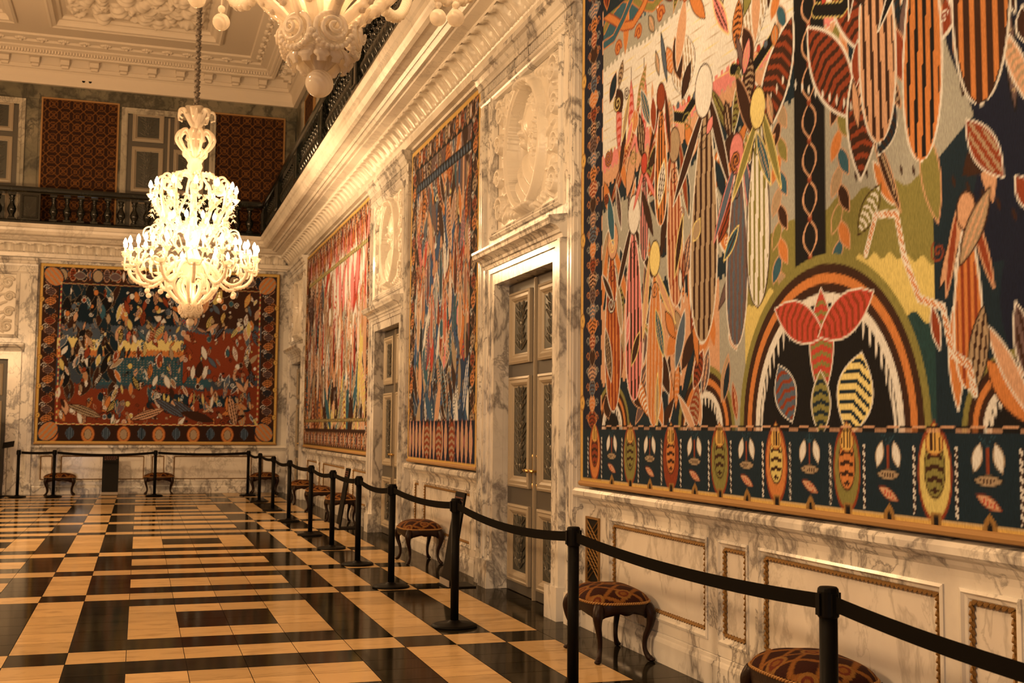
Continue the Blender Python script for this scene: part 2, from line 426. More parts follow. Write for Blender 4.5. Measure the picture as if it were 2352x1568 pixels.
def ceiling():
    b = MB(); z = 9.60
    # coffers: x cells and y cells
    xc = [(-6.0, -2.6), (-2.0, 1.42)]; yc = [(-5.5, -.6), (.4, 5.6), (6.6, 11.8), (12.8, 18.4), (19.2, 24.54)]
    xs = sorted([XL] + [v for c in xc for v in c] + [XW-1.2]); ys = sorted([YB] + [v for c in yc for v in c] + [YW-1.2])
    for i in range(len(xs)-1):
        for j in range(len(ys)-1):
            x0, x1, y0, y1 = xs[i], xs[i+1], ys[j], ys[j+1]
            if (x0, x1) in xc and (y0, y1) in yc:
                prof = [(0,0),(0,-.05),(.05,-.07),(.08,-.05),(.14,-.04),(.16,.02),(.2,.06),(.25,.07),(.27,.12),(.35,.14)]
                vs = []
                for ins, dz in prof: vs += [(x0+ins,y0+ins,z+dz),(x1-ins,y0+ins,z+dz),(x1-ins,y1-ins,z+dz),(x0+ins,y1-ins,z+dz)]
                fs = [(q*4+k, q*4+(k+1) % 4, (q+1)*4+(k+1) % 4, (q+1)*4+k) for q in range(len(prof)-1) for k in range(4)]
                b.add(vs, fs)
                n = len(b.v); b.add([(x0+.35,y0+.35,z+.14),(x1-.35,y0+.35,z+.14),(x1-.35,y1-.35,z+.14),(x0+.35,y1-.35,z+.14)], [(0,1,2,3)])
            else: b.add([(x0,y0,z),(x1,y0,z),(x1,y1,z),(x0,y1,z)], [(0,1,2,3)])
    b.box(XL, YB, 9.88, XW+.3, YW+.3, 10.0)
    struct(b.build('ceiling', M_plaster))
    # carved stucco inside the two coffers in view
    def stucco(x0, x1, y0, y1, seed, name):
        r = np.random.RandomState(seed); nx = int((x1-x0)/.025); ny = int((y1-y0)/.025)
        X, Y = np.meshgrid(np.linspace(x0, x1, nx), np.linspace(y0, y1, ny))
        H = np.zeros_like(X)
        for _ in range(230):
            cx, cy = r.uniform(x0+.1, x1-.1), r.uniform(y0+.1, y1-.1); a = r.uniform(.05, .22); e = r.uniform(.35, 1); an = r.uniform(0, PI)
            dx, dy = X-cx, Y-cy; u = dx*math.cos(an)+dy*math.sin(an); v = -dx*math.sin(an)+dy*math.cos(an)
            q = 1-(u/a)**2-(v/(a*e))**2
            H = np.maximum(H, np.sqrt(np.clip(q, 0, 1))*a*r.uniform(.5, .9)*(1+.15*np.cos(u/a*9)))
        ed = np.minimum(np.minimum(X-x0, x1-X), np.minimum(Y-y0, y1-Y)); H *= np.clip(ed/.1, 0, 1)
        Z = z+.13-H
        o = grid_obj(name, X, Y, Z, M_plaster, smooth=True); struct(o)
    stucco(-1.65, 1.07, 21.0, 24.19, 5, 'trim_9'); stucco(-5.6, -2.95, 21.0, 24.19, 6, 'trim_10')
    # leaf band round the coffer ground and leaf cove in the cornice
    b = MB()
    for k in range(16):
        cx = 2.0-k*.42
        for q in range(5):
            a = (q-2)*.35; b.ball((cx+math.sin(a)*.12, YW-1.05-.02*math.cos(a*3), 9.535-.0*q), .045, 6, 4, (1, 1.2, .8))
        b.ball((cx, YW-1.0, 9.52), .05, 6, 4)
    for k in range(30):
        cy = YW-1.4-k*.42
        for q in range(5):
            a = (q-2)*.35; b.ball((XW-1.05, cy+math.sin(a)*.12, 9.535), .045, 6, 4, (1.2, 1, .8))
        b.ball((XW-1.0, cy, 9.52), .05, 6, 4)
    for k in range(24):
        cy = YW-.9-k*.3
        for q in range(3): b.ball((XW-.45, cy+(q-1)*.08, 9.33+.03*abs(q-1)), .06, 6, 4, (1.5, 1, .9))
    struct(b.build('trim_11', M_plaster, smooth=True))
ceiling()
# E1
# ================================================================= DOOR BAYS (local: x right along the wall, -y into the room)
PS = .08                                        # how far the pier face stands off the wall
def surround(i, loc, rz, hl, hr):
    """marble pier with door case; hl, hr = half widths of the pier left and right of the door centre"""
    b = MB()
    # pier face around the opening and the relief field
    rx, r0, r1 = .93, 3.36, 4.70
    b.box(-hl, -PS, 0, -rx, 0, 5.02); b.box(rx, -PS, 0, hr, 0, 5.02)
    b.box(-rx, -PS, 0, -HO, -.001, r0); b.box(HO, -PS, 0, rx, -.001, r0)
    b.box(-HO, -PS, ZO, HO, .1, r0); b.box(-rx, -PS, r1, rx, 0, 5.02)
    # pilaster strips at both edges, plinths, capitals
    for s_, h in ((-1, hl), (1, hr)):
        if h < .95: continue
        a, c = sorted((s_*h, s_*(h-.16)))
        b.box(a+.01, -PS-.03, .24, c-.01, -PS, 4.70)
        for q in range(2): b.box(a+.035+q*.06, -PS-.042, .34, a+.065+q*.06, -PS-.03, 4.6)
        b.box(a-.0, -PS-.045, 0, c+.015, -PS, .24)
    # door architrave: stepped bands
    for s_ in (-1, 1):
        for (o, t, d) in ((0, .10, .02), (.10, .10, .035), (.20, .06, .055)):
            a, c = sorted((s_*(HO+o), s_*(HO+o+t))); b.box(a, -PS-d, .26, c, -PS, 3.02 if o == .20 else 2.97)
        a, c = sorted((s_*(HO-.005), s_*(HO+.275))); b.box(a, -PS-.075, 0, c, -PS, .26)
    b.box(-HO, -PS-.02, ZO, HO, -PS, 2.97); b.box(-HO-.20, -PS-.035, 2.97, HO+.20, -PS, 3.02)
    # door cornice
    W1 = HO+.30
    b.prism([(0,3.02),(PS+.045,3.02),(PS+.05,3.055),(PS+.07,3.06),(PS+.075,3.085),(PS+.10,3.11),(PS+.15,3.125),(PS+.155,3.15),(PS+.165,3.17),(PS+.165,3.19),(PS,3.215)], -W1, W1)
    # moulding round the relief
    b.frame(-rx, r0, rx, r1, [(-.05, PS), (-.05, PS+.02), (-.03, PS+.035), (-.01, PS+.02), (.0, PS+.025), (.02, PS+.01), (.03, PS-.03)])
    # fluted frieze and crown
    b.box(-hl+.0, -PS-.03, 4.76, hr, -PS, 4.86)
    n = int((hl+hr-.1)/.05)
    for k in range(n): b.box(-hl+.06+k*.05, -PS-.045, 4.775, -hl+.06+k*.05+.022, -PS-.03, 4.845)
    b.prism([(0,4.70),(PS+.02,4.70),(PS+.03,4.72),(PS+.045,4.735),(PS+.045,4.76),(0,4.76)], -hl-.004, hr+.004)
    b.prism([(0,4.86),(PS+.05,4.86),(PS+.055,4.90),(PS+.075,4.92),(PS+.09,4.97),(PS+.12,4.985),(PS+.12,5.035),(0,5.035)], -hl-.004, hr+.004)
    o = struct(b.build('trim_%d' % i, M_marble)); o.location = loc; o.rotation_euler = (0, 0, rz)

def floral(seed, w, h):
    """carved leaf scroll ornament: list of tube paths and balls inside w x h, symmetric"""
    P = [[(0, -h/2), (0, 0), (0, h/2)]]; n = max(3, int(h/.062)); a = w*.46
    for k in range(n):
        z = -h/2 + h*k/n; q = a*(.75+.25*math.sin(k*1.3+seed))
        for s_ in (-1, 1):
            P.append([(0, z), (s_*q*.35, z+.022), (s_*q*.75, z+.062), (s_*q, z+.085)])
            P.append([(s_*q*.25, z+.03), (s_*q*.38, z+.06), (s_*q*.42, z+.085), (s_*q*.36, z+.105)])
            if k % 3 == 1: P.append([(s_*(q*.72+.026*(1-t/9)*math.cos(t*1.1)), z+.015+.026*(1-t/9)*math.sin(t*1.1)) for t in range(8)])
    return P
def make_door(name, loc, rz, label=None, z0=0.0, top=None, HO=HO):
    top = top or ZO
    root = thing(name, None, None, loc, rz); struct(root)
    H = top-z0-.01
    for li, s_ in enumerate((-1, 1)):
        b = MB()
        x0, x1 = (-HO, -.012) if s_ < 0 else (.012, HO)
        b.box(x0, .05, z0+.004, x1, .10, z0+H)
        lf = b.build('leaf', M_door, root); lf['label'] = 'left door leaf' if s_ < 0 else 'right door leaf'
        pan = ((.10, .80), (.96, 1.97), (2.09, 2.76)) if z0 == 0 else ((.10, .85), (.98, 1.72), (1.85, 2.5))
        a, c = (x0+.10, x1-.10)
        for k, (p0, p1) in enumerate(pan):
            fb = MB()
            fb.frame(a, z0+p0, c, z0+p1, [(0, -.05), (.0, -.02), (.02, -.012), (.03, -.022), (.055, -.018), (.075, -.03), (.085, -.042), (.10, -.048)])
            f = fb.build('panel_moulding', M_door_trim, lf)
            g = MB(); g.box(a+.10, .045, z0+p0+.10, c-.10, .049, z0+p1-.10)
            pn = g.build('panel', M_door_dark, lf)
            ob = MB(); cx = (a+c)/2; cz = z0+(p0+p1)/2; hh = (p1-p0)-.25; ww = (c-a)-.22
            for pts in floral(k, ww, hh):
                ob.tube([(cx+px, .040, cz+pz) for px, pz in pts], [.004, .0115, .014, .002] if len(pts) == 4 else (.006 if len(pts) == 8 else .005), 5, .6)
            for q in range(int(hh/.18)): ob.ball((cx, .040, cz-hh/2+.07+q*.18), .018, 8, 5, (1, .5, 1.3))
            ob.build('carving', M_door_carve, lf)
    b = MB(); b.box(-.022, .032, z0, .022, .06, z0+H-.01); b.box(-.010, .024, z0, .010, .034, z0+H-.02)
    b.build('meeting_rail', M_door_trim, root)
    for s_ in (-1, 1):
        h = MB(); x = s_*.06; zz = z0+1.12
        h.box(x-.012, .04, zz-.12, x+.012, .052, zz+.12)
        h.ball((x, .042, zz+.13), .016, 8, 6, (1, .6, 1.3)); h.ball((x, .042, zz-.13), .016, 8, 6, (1, .6, 1.6))
        h.tube([(x, .04, zz), (x, -.005, zz), (x-.0, -.01, zz)], .011, 8)
        h.tube([(x, -.01, zz), (x-.04, -.014, zz+.012), (x-.085, -.012, zz), (x-.12, -.012, zz+.006)], [.013, .009, .011, .006], 8)
        h.ball((x, -.01, zz), .018, 8, 6)
        h.build('handle', M_brass, root)
    return root
M_door_carve = mat('silvered_carving', (.14,.13,.105), .35, .2)
for i, c in enumerate(DOORS):
    surround(20+i, (XW, c, 0), RW, *((1.32, 1.33), (1.22, 1.28), (1.33, 1.32))[i])
    make_door('door_%d' % (i+1), (XW, c, 0), RW)
surround(23, (FD, YW, 0), 0, 1.33, 1.33); make_door('door_4', (FD, YW, 0), 0)

# relief busts: carved height field
def relief(nm, loc, rz, seed, label):
    W2 = .925
    nu, nv = 226, 162
    u = np.linspace(-W2, W2, nu); v = np.linspace(-.668, .668, nv); U, V = np.meshgrid(u, v)
    r = np.random.RandomState(seed)
    H = np.full_like(U, .045)
    def ell(cx, cy, ax, ay, h, an=0, pw=.5):
        dx, dy = U-cx, V-cy; c, s_ = math.cos(an), math.sin(an); p = (dx*c+dy*s_)/ax; q = (-dx*s_+dy*c)/ay
        return h*np.clip(1-p*p-q*q, 0, 1)**pw
    def scroll(cx, cy, R0, tu, h, sg=1, ph=0):
        th = np.linspace(0, tu*2*PI, 40); out = np.zeros_like(U)
        for a in th:
            rr = R0*(1-a/(tu*2*PI)*.85); x = cx+sg*rr*math.cos(a+ph); y = cy+rr*math.sin(a+ph); w_ = .030*(1-a/(tu*2*PI)*.5)
            out = np.maximum(out, h*np.clip(1-((U-x)**2+(V-y)**2)/w_**2, 0, 1)**.5)
        return out
    orn = np.zeros_like(U)
    for sx in (-1, 1):
        for sy, R0 in ((-1, .13), (1, .13), (-.35, .10), (.35, .10)):
            orn = np.maximum(orn, scroll(sx*(.74 if abs(sy) == 1 else .78), sy*.47, R0, 1.6, .060, sx, r.uniform(0, 1)))
        for k in range(9):
            a = -1.25+k*.31; cx = sx*(.60+.03*math.cos(k*2)); cy = .58*math.sin(a)
            orn = np.maximum(orn, ell(cx, cy, .085, .028, .038, sx*(a+.5))); orn = np.maximum(orn, ell(cx+sx*.08, cy+.04, .07, .024, .034, -sx*(a-.3)))
        for sy in (-1, 1):
            for k in range(5): orn = np.maximum(orn, ell(sx*(.28+.09*k), sy*(.585-.02*k), .055, .028, .042, sx*sy*(.5+.3*k)))
    for k in range(7): orn = np.maximum(orn, ell(-.18+.06*k, .575, .035, .055, .05, (k-3)*.25)); orn = np.maximum(orn, ell(-.18+.06*k, -.585, .035, .045, .05, -(k-3)*.25))
    H += orn
    q = np.sqrt((U/.47)**2+(V/.555)**2)
    ring = np.clip(1-((q-1.0)/.11)**2, 0, 1)**.5*.055 + np.clip(1-((q-1.03)/.05)**2, 0, 1)**.5*.02
    niche = q < .95
    deep = .03 - .20*np.sqrt(np.clip(1-(q/.95)**2, 0, 1))
    H = np.where(niche, deep, H+ring*(q > .9))
    # bust, facing left (seed flips details)
    B = np.full_like(U, -1.0)
    def put(a): 
        nonlocal B; B = np.maximum(B, np.where(a > 0, a*1.4-.09, -1))
    U0, V0 = U, V; U = (U+.02)/1.28; V = (V+.01)/1.28
    put(ell(.04, .18, .145, .175, .135)); put(ell(-.035, .15, .125, .16, .125))      # skull, face
    put(ell(-.135, .135, .05, .030, .115, .45)); put(ell(-.11, .20, .06, .035, .125))  # nose, brow
    put(ell(-.105, .045, .06, .055, .12)); put(ell(-.125, .085, .045, .020, .118)); put(ell(-.125, .063, .04, .016, .118))     # chin, lips
    put(ell(-.05, .10, .05, .05, .15))                                            # cheek
    put(ell(.05, .0, .10, .14, .11))                                              # neck
    for _ in range(70):                                                           # curls
        a = r.uniform(-.5, 2.9); rr = r.uniform(.10, .19); cx, cy = .06+rr*.85*math.cos(a), .19+rr*math.sin(a)
        if cx < -.05 and cy < .26: continue
        put(ell(cx, cy, r.uniform(.022, .04), r.uniform(.018, .03), .085+.06*max(0, 1-rr/.22), r.uniform(0, 3)))
    for _ in range(26): put(ell(.10+r.uniform(-.03, .08), r.uniform(-.10, .1), .035, .028, .12, r.uniform(0, 3)))
    body = ell(.03, -.27, .36, .30, .13, 0, .6)
    an = .62; fold = np.cos((U*math.sin(an)+V*math.cos(an)+.10*U*U*4)*58+1.5*np.sin(U*7))*.014
    bb = np.where(body > 0, body*1.4-.08+fold*1.5*(body > .03), -1)
    sl = (V-.02) - (U+.30)*.55                                                       # bare chest above the mantle
    bb = np.where((sl > 0) & (U < .05), body*1.2-.08, bb)
    B = np.maximum(B, np.where(V < -.50, -1, bb))
    put(ell(-.0, -.53, .15, .07, .10)); put(ell(.02, -.47, .20, .05, .11))
    U, V = U0, V0
    H = np.where(q < 1.0, np.maximum(H, B), H)
    H = np.maximum(H, np.where((q > .94) & (q < 1.1), .055+ring, -1))
    xx = U0; yy = -H; zz = V0+4.03
    root = thing('relief_portrait', label, 'relief', loc, rz)
    o = grid_obj('carved_panel', xx, yy, zz, M_relief, None, root, True)
    return root
relief('relief', (XW, DOORS[0], 0), RW, 1, 'large white marble relief bust in oval niche, over the nearest grey door')
relief('relief', (XW, DOORS[1], 0), RW, 3, 'white marble relief bust over the middle grey door, between the two narrower wall hangings')
relief('relief', (XW, DOORS[2], 0), RW, 5, 'thin sliver of marble relief bust over the farthest door, beside the room corner')
relief('relief', (FD, YW, 0), 0, 7, 'carved marble relief at the left edge, left of the end wall hanging')

# ================================================================= DADO
def dado(i, loc, rz, x0, x1, panels, zb=.31, zt=.81):
    b = MB()
    b.prism([(0,0),(.045,0),(.045,.13),(.040,.15),(.034,.16),(.032,.18),(.02,.19),(0,.19)], x0, x1)
    b.prism([(0,.90),(.03,.90),(.035,.93),(.055,.95),(.065,.97),(.10,.985),(.115,1.0),(.115,1.03),(.10,1.05),(0,1.06)], x0, x1)
    xs = [x0]
    for p in panels: xs += [p[0]-.03, p[1]+.03]
    xs.append(x1)
    for k in range(0, len(xs), 2):
        if xs[k+1]-xs[k] > .01: b.box(xs[k], -.03, .19, xs[k+1], 0, .90)
    for p in panels:
        b.box(p[0]-.03, -.03, .19, p[1]+.03, 0, zb-.03); b.box(p[0]-.03, -.03, zt+.03, p[1]+.03, 0, .90)
        b.frame(p[0]-.03, zb-.03, p[1]+.03, zt+.03, [(-.02, .03), (-.02, .038), (-.005, .042), (.005, .030), (.018, .026), (.03, .012)])
    o = struct(b.build('trim_%d' % i, M_marble)); o.location = loc; o.rotation_euler = (0, 0, rz)
    fb = MB()
    for p in panels: fb.box(p[0]+.0, -.008, zb, p[1], -.0005, zt)
    o = struct(fb.build('trim_%d' % (i+1), M_marble_plain)); o.location = loc; o.rotation_euler = (0, 0, rz)
    # gilt rope mouldings
    g = MB()
    for p in panels:
        a, c, e, h = p[0]+.004, p[1]-.004, zb+.004, zt-.004
        pth = [((a, h), (c, h)), ((c, h), (c, e)), ((c, e), (a, e)), ((a, e), (a, h))]
        for (u0, v0), (u1, v1) in pth:
            L = math.hypot(u1-u0, v1-v0); n = int(L/.032)
            for k in range(n):
                t = (k+.5)/n; cx, cz = u0+(u1-u0)*t, v0+(v1-v0)*t
                du, dv = (u1-u0)/L, (v1-v0)/L
                an = math.atan2(dv, du)+.6; q = .019
                g.tube([(cx-math.cos(an)*q, -.014, cz-math.sin(an)*q), (cx, -.022, cz), (cx+math.cos(an)*q, -.014, cz+math.sin(an)*q)], [.006, .0125, .006], 5)
            g.tube([(u0, -.011, v0), (u1, -.011, v1)], .006, 4)
    o = struct(g.build('trim_%d' % (i+2), M_gold)); o.location = loc; o.rotation_euler = (0, 0, rz)
# right wall, local x = -Y
def rp(*ys): return [(-a, -c) for a, c in ys]
dado(30, (XW, 0, 0), RW, -8.22, -YB, rp((7.64,6.24),(6.01,5.76),(5.55,4.13),(3.93,3.68),(3.45,2.05),(1.8,1.55)))
dado(33, (XW, 0, 0), RW, -14.12, -10.87, rp((13.86,13.62),(13.38,11.37),(11.13,10.95)))
dado(36, (XW, 0, 0), RW, -23.64, -16.62, rp((23.4,22.0),(21.8,21.55),(21.3,18.9),(18.65,18.4),(18.2,16.85)))
dado(39, (0, YW, 0), 0, -2.17, XW-.08, [(-1.98,-1.75),(-1.57,.12),(.29,.54),(.75,2.42),(2.66,2.95)])
# heating grille beside the first door
g = MB()
for s_ in (-1, 1):
    for k in range(-3, 12):
        x = -8.12; 
        p0, p1 = (.0, .36+k*.045), (.24, .36+k*.045+s_*.16)
        zz0, zz1 = p0[1], p1[1]
        if min(zz0, zz1) < .34 or max(zz0, zz1) > .84: continue
        g.tube([(0, -.034, zz0), (.24, -.034, zz1)], .006, 4)
g.frame(-.01, .34, .25, .84, [(0, .03), (0, .045), (.015, .045), (.02, .034)])
gr = thing('heating_grille', 'dark lattice heating grille low in the marble wall just right of the nearest door case', 'grille', (XW, 8.12, 0), RW)
g.build('lattice', M_gold, gr)
g = MB(); g.box(0, -.032, .345, .24, -.0305, .835); g.build('backing', M_black, gr)

# ================================================================= GALLERY WALL: panels and doors
# E2
class Paint:
    """vector shapes on a colour grid; u to the right, v up, metres"""
    def __init__(s, W, H, u=None, v=None):
        s.W, s.H = W, H; s.u = u; s.v = v
        s.U, s.V = np.meshgrid(u, v); s.C = np.zeros(s.U.shape+(3,)); s.r = random.Random(3)
    def win(s, u0, v0, u1, v1):
        i0, i1 = np.searchsorted(s.u, [u0, u1]); j0, j1 = np.searchsorted(s.v, [v0, v1])
        return slice(j0, j1), slice(i0, i1)
    def put(s, w, sd, col, oc=None, ow=.012, tex=None, soft=.005):
        """sd: signed distance in window w (negative inside)"""
        C = s.C[w]
        if oc is not None:
            a = np.clip((ow-sd)/soft, 0, 1)[..., None]; C[...] = C*(1-a)+np.array(oc)*a
        a = np.clip(-sd/soft, 0, 1)[..., None]
        base = np.broadcast_to(np.array(col), C.shape)
        if tex is not None:
            m, c2 = tex; base = base*(1-m[..., None])+np.array(c2)*m[..., None]
        C[...] = C*(1-a)+base*a
    def rect(s, u0, v0, u1, v1, col, **k):
        w = s.win(u0-.03, v0-.03, u1+.03, v1+.03); U, V = s.U[w], s.V[w]
        if not U.size: return
        s.put(w, np.maximum(np.abs(U-(u0+u1)/2)-(u1-u0)/2, np.abs(V-(v0+v1)/2)-(v1-v0)/2), col, **k)
    def leaf(s, cx, cy, a, b, an, col, oc=None, ow=.012, kind='leaf', stripe=None):
        R = max(a, b)*1.15+ow+.02; w = s.win(cx-R, cy-R, cx+R, cy+R); U, V = s.U[w]-cx, s.V[w]-cy
        if not U.size: return
        c, n = math.cos(an), math.sin(an); x = U*c+V*n; y = -U*n+V*c
        if kind == 'ell': q = np.sqrt((x/a)**2+(y/b)**2); sd = (q-1)*min(a, b)
        elif kind == 'drop': wd = a*np.clip(1-(y/b), 0, 2)*.62*np.sqrt(np.clip(1+y/b, 0, 2)); sd = np.maximum(np.abs(x)-wd, np.abs(y)-b)*.8
        else: wd = a*np.clip(1-(y/b)**2, 0, 1); sd = np.maximum(np.abs(x)-wd, np.abs(y)-b)*.85
        tex = None
        if stripe:
            st, c2 = stripe; 
            f = x if st > 0 else (y+.3*np.abs(x)); m = (np.sin(f*2*PI/abs(st)) > .25).astype(float)*(sd < -.01); tex = (m, c2)
        s.put(w, sd, col, oc=oc, ow=ow, tex=tex)
    def line(s, pts, wd, col, oc=None, ow=.01, dash=None):
        P = np.array(pts, float); R = wd+ow+.02; w = s.win(P[:,0].min()-R, P[:,1].min()-R, P[:,0].max()+R, P[:,1].max()+R); U, V = s.U[w], s.V[w]
        if not U.size: return
        sd = np.full(U.shape, 9.); 
        for (x0, y0), (x1, y1) in zip(P[:-1], P[1:]):
            dx, dy = x1-x0, y1-y0; L = dx*dx+dy*dy+1e-9; t = np.clip(((U-x0)*dx+(V-y0)*dy)/L, 0, 1)
            sd = np.minimum(sd, np.hypot(U-x0-t*dx, V-y0-t*dy))
        tex = None
        if dash: m = ((np.sin((U+V)*2*PI/dash[0])) > 0).astype(float); tex = (m, dash[1])
        s.put(w, sd-wd, col, oc=oc, ow=ow, tex=tex)
    def spiral(s, cx, cy, R, turns, wd, col, oc=None, sg=1, ph=0):
        s.line([(cx+sg*R*(1-t)*math.cos(t*turns*2*PI+ph), cy+R*(1-t)*math.sin(t*turns*2*PI+ph)) for t in np.linspace(0, .93, int(12*turns))], wd, col, oc)
    def band(s, v0, v1, col, amp=.03, u0=0, u1=99, sl=0, freq=3.1, ph=0):
        w = s.win(u0, -9, u1, 99); U, V = s.U[w], s.V[w]
        e = amp*np.sin(U*freq+ph)+amp*.5*np.sin(U*freq*2.7+1+ph)+.012*np.sign(np.sin(U*90))+sl*(U-u0)
        s.put(w, np.maximum(V-v1-e, v0+e-V), col)
P_ = {k: pc(*v) for k, v in dict(cream=(226,184,138), peach=(206,132,80), orange=(200,104,42), rust=(138,50,20), brown=(58,27,13), black=(20,15,12),
    teal=(52,76,68), dteal=(22,32,31), olive=(132,104,42), ochre=(212,160,74), slate=(84,80,72), pink=(218,112,84), mauve=(104,68,50), blue=(48,66,78),
    yellow=(232,176,88), gold=(214,142,58), navy=(20,21,28), tan=(168,120,74), grey=(164,134,96), red=(186,58,34), dgold=(150,92,36), dgreen=(34,52,40)).items()}
def edging(p, g=.055, knots=True):
    W, H = p.W, p.H
    p.rect(0, 0, W, g, P_['gold']); p.rect(0, H-g, W, H, P_['gold']); p.rect(0, 0, g, H, P_['gold']); p.rect(W-g, 0, W, H, P_['gold'])
    p.rect(0, 0, W, g*.25, P_['dgold']); p.rect(0, 0, g*.3, H, P_['dgold']); p.rect(W-g*.3, 0, W, H, P_['dgold'])
    if knots:
        for k in range(1, int(H/.62)):
            for x in (g*.8, W-g*.8):
                p.leaf(x, k*.62, .042, .05, 0, P_['gold'], P_['dgold'], .01, 'ell'); p.leaf(x, k*.62, .010, .018, 0, P_['black'], None, 0, 'ell')
def chess(p, u0, v0, u1, v1, n, a, b):
    hz = (u1-u0) > (v1-v0); L = (u1-u0) if hz else (v1-v0); m = int(L/n)
    for k in range(m):
        if hz:
            p.rect(u0+k*n, (v0+v1)/2 if k % 2 else v0, u0+(k+1)*n, v1 if k % 2 else (v0+v1)/2, P_[a])
            p.rect(u0+k*n, v0 if k % 2 else (v0+v1)/2, u0+(k+1)*n, (v0+v1)/2 if k % 2 else v1, P_[b])
        else: p.rect(u0, v0+k*n, u1, v0+(k+1)*n, P_[a if k % 2 else b])
def plain_figure(p, x, v, s, cols, r):
    """an upright pod: skirt, trunk and round cap, built of plain leaf shapes"""
    a, b, c = cols
    p.leaf(x, v+.62*s, .20*s, .62*s, r.uniform(-.05, .05), P_[a], P_['cream'] if a != 'cream' else P_['brown'], .010, 'drop', (.045*s+.01, P_[b]))
    for sg in (-1, 1): p.leaf(x+sg*.15*s, v+.95*s, .035*s, .30*s, sg*r.uniform(.15, .7), P_[b], P_[c], .008)
    p.leaf(x, v+1.22*s, .09*s, .13*s, 0, P_[c], P_['brown'], .008, 'ell'); p.spiral(x+.0*s, v+.98*s, .075*s, 2, .006, P_['black'])
def tapestry_near():
    W, H = 7.05, 3.89
    u = np.concatenate([np.arange(0, 4.78, .0095), np.linspace(4.8, W, 40)]); v = np.linspace(0, H, 410)
    p = Paint(W, H, u, v); r = random.Random(12); f = P_
    p.C[...] = f['grey']
    # broad colour fields
    p.band(3.0, 4.2, f['teal'], .02, 0, 2.2, -.22); p.band(2.96, 3.25, f['grey'], .02, 0, 4.8, .02); p.band(2.35, 3.05, f['cream'], .02, 0, 5, .03)
    p.band(2.28, 2.40, f['pink'], .01, 0, 5, .05); p.band(2.14, 2.28, f['peach'], .012, 0, 5, .05); p.band(1.98, 2.16, f['dteal'], .02, 0, 5, .05); p.band(1.55, 1.98, f['grey'], .02, 0, 5, .03)
    p.band(1.28, 1.42, f['dteal'], .03, 0, 5); p.band(.35, 1.28, f['peach'], .03, 0, 2.2); p.band(.35, .72, f['dteal'], .05, .3, 2.0)
    w = p.win(2.5, .4, 7.1, 2.2); U, V = p.U[w], p.V[w]
    p.put(w, V-(1.55-.13*(U-3.6)**2+.02*np.sin(U*30)), f['olive']); p.put(w, V-(1.25-.20*(U-3.4)**2+.015*np.sin(U*55)), f['ochre'])
    p.put(w, V-(.98-.22*(U-3.5)**2+.02*np.sin(U*40)), f['dgreen'])
    w = p.win(4.1, .4, 7.1, 4); U, V = p.U[w], p.V[w]; p.put(w, np.abs(V-1.0-.2*np.sin(U*3))-.62+.0*U, f['dteal']); p.put(w, .18-(U-4.1)+.1*np.sin(V*5)+.3*(V < 1.1), f['navy'])
    for k in range(14): p.leaf(3.55+k*.085, 1.63-.035*k*k/14, .012, .035, .3, f['brown'])
    # stripes in the sky
    for k in range(11): p.line([(.45, 2.45+k*.055), (4.7, 2.57+k*.057)], .004, f['tan'] if k % 2 else f['yellow'])
    # tall plain pillar of zigzag beside braided columns
    p.rect(3.02, .9, 3.30, 4, f['black'])
    for k in range(15): p.leaf(3.16, 1.0+k*.2, .055, .085, 0, f['black'], f['peach'], .012); p.leaf(3.16, 1.1+k*.2, .02, .03, 0, f['rust'])
    for x0 in (2.88, 3.42):
        for k in range(34):
            p.leaf(x0+(.03 if k % 2 else -.03), .92+k*.09, .038, .085, .5 if k % 2 else -.5, f[('orange','olive','brown','tan','teal')[k % 5]], f['peach'], .007)
    # nested arches at the foot
    for (cx, R) in ((3.25, .82), (2.02, .36), (.62, .30), (4.55, .30)):
        for k, c in enumerate(('olive','brown','orange','brown','cream','black')):
            rr = R*(1-.055*k) if R > .5 else R*(1-.10*k)
            w = p.win(cx-R-.03, .42, cx+R+.03, .45+R*1.12); U, V = p.U[w]-cx, p.V[w]-.43
            p.put(w, np.hypot(U, V/1.06)-rr, f[c])
        rr = R*(.70 if R > .5 else .45)
        n = int(R*34)
        for k in range(n+1):
            a = PI*k/n; p.leaf(cx+math.cos(a)*rr*1.0, .43+math.sin(a)*rr*1.06, .012, .055*R/.8+.02, 0, f['cream'])
    for cx, cy, a, b, an, c, c2 in ((3.25,.85,.10,.28,0,'red','olive'),(3.05,.98,.10,.24,1.2,'red','rust'),(3.45,.98,.10,.24,-1.2,'red','rust'),(2.92,.62,.10,.16,.4,'slate','rust'),(3.52,.60,.14,.20,-.3,'yellow','dteal'),(3.24,.56,.08,.16,0,'olive','dteal')):
        p.leaf(cx, cy, a, b, an, f[c], f['cream'], .008, 'leaf', (-.05, f[c2]))
    # large plain pods, urns and scrolls
    specs = [(.62,.55,1.0,('rust','orange','peach')),(.98,.62,1.05,('pink','brown','cream')),(1.32,.45,.9,('orange','peach','yellow')),(1.62,1.2,.85,('peach','rust','tan')),
             (2.02,.95,1.25,('tan','brown','cream')),(2.42,.9,.9,('mauve','slate','pink')),(2.66,1.1,.9,('cream','olive','yellow')),(3.72,1.75,1.0,('peach','brown','cream')),(4.05,1.6,.95,('orange','black','cream')),
             (1.15,1.55,.55,('mauve','pink','red')),(4.42,1.75,1.25,('brown','orange','cream')),(1.42,1.75,.7,('orange','brown','rust')),(4.30,.6,.6,('orange','rust','peach'))]
    p.leaf(1.98, 1.35, .17, .42, 0, f['cream'], f['orange'], .016, 'ell'); p.spiral(1.94, 1.5, .07, 2.4, .005, f['brown']); p.spiral(2.05, 1.5, .07, 2.4, .005, f['brown'], None, -1)
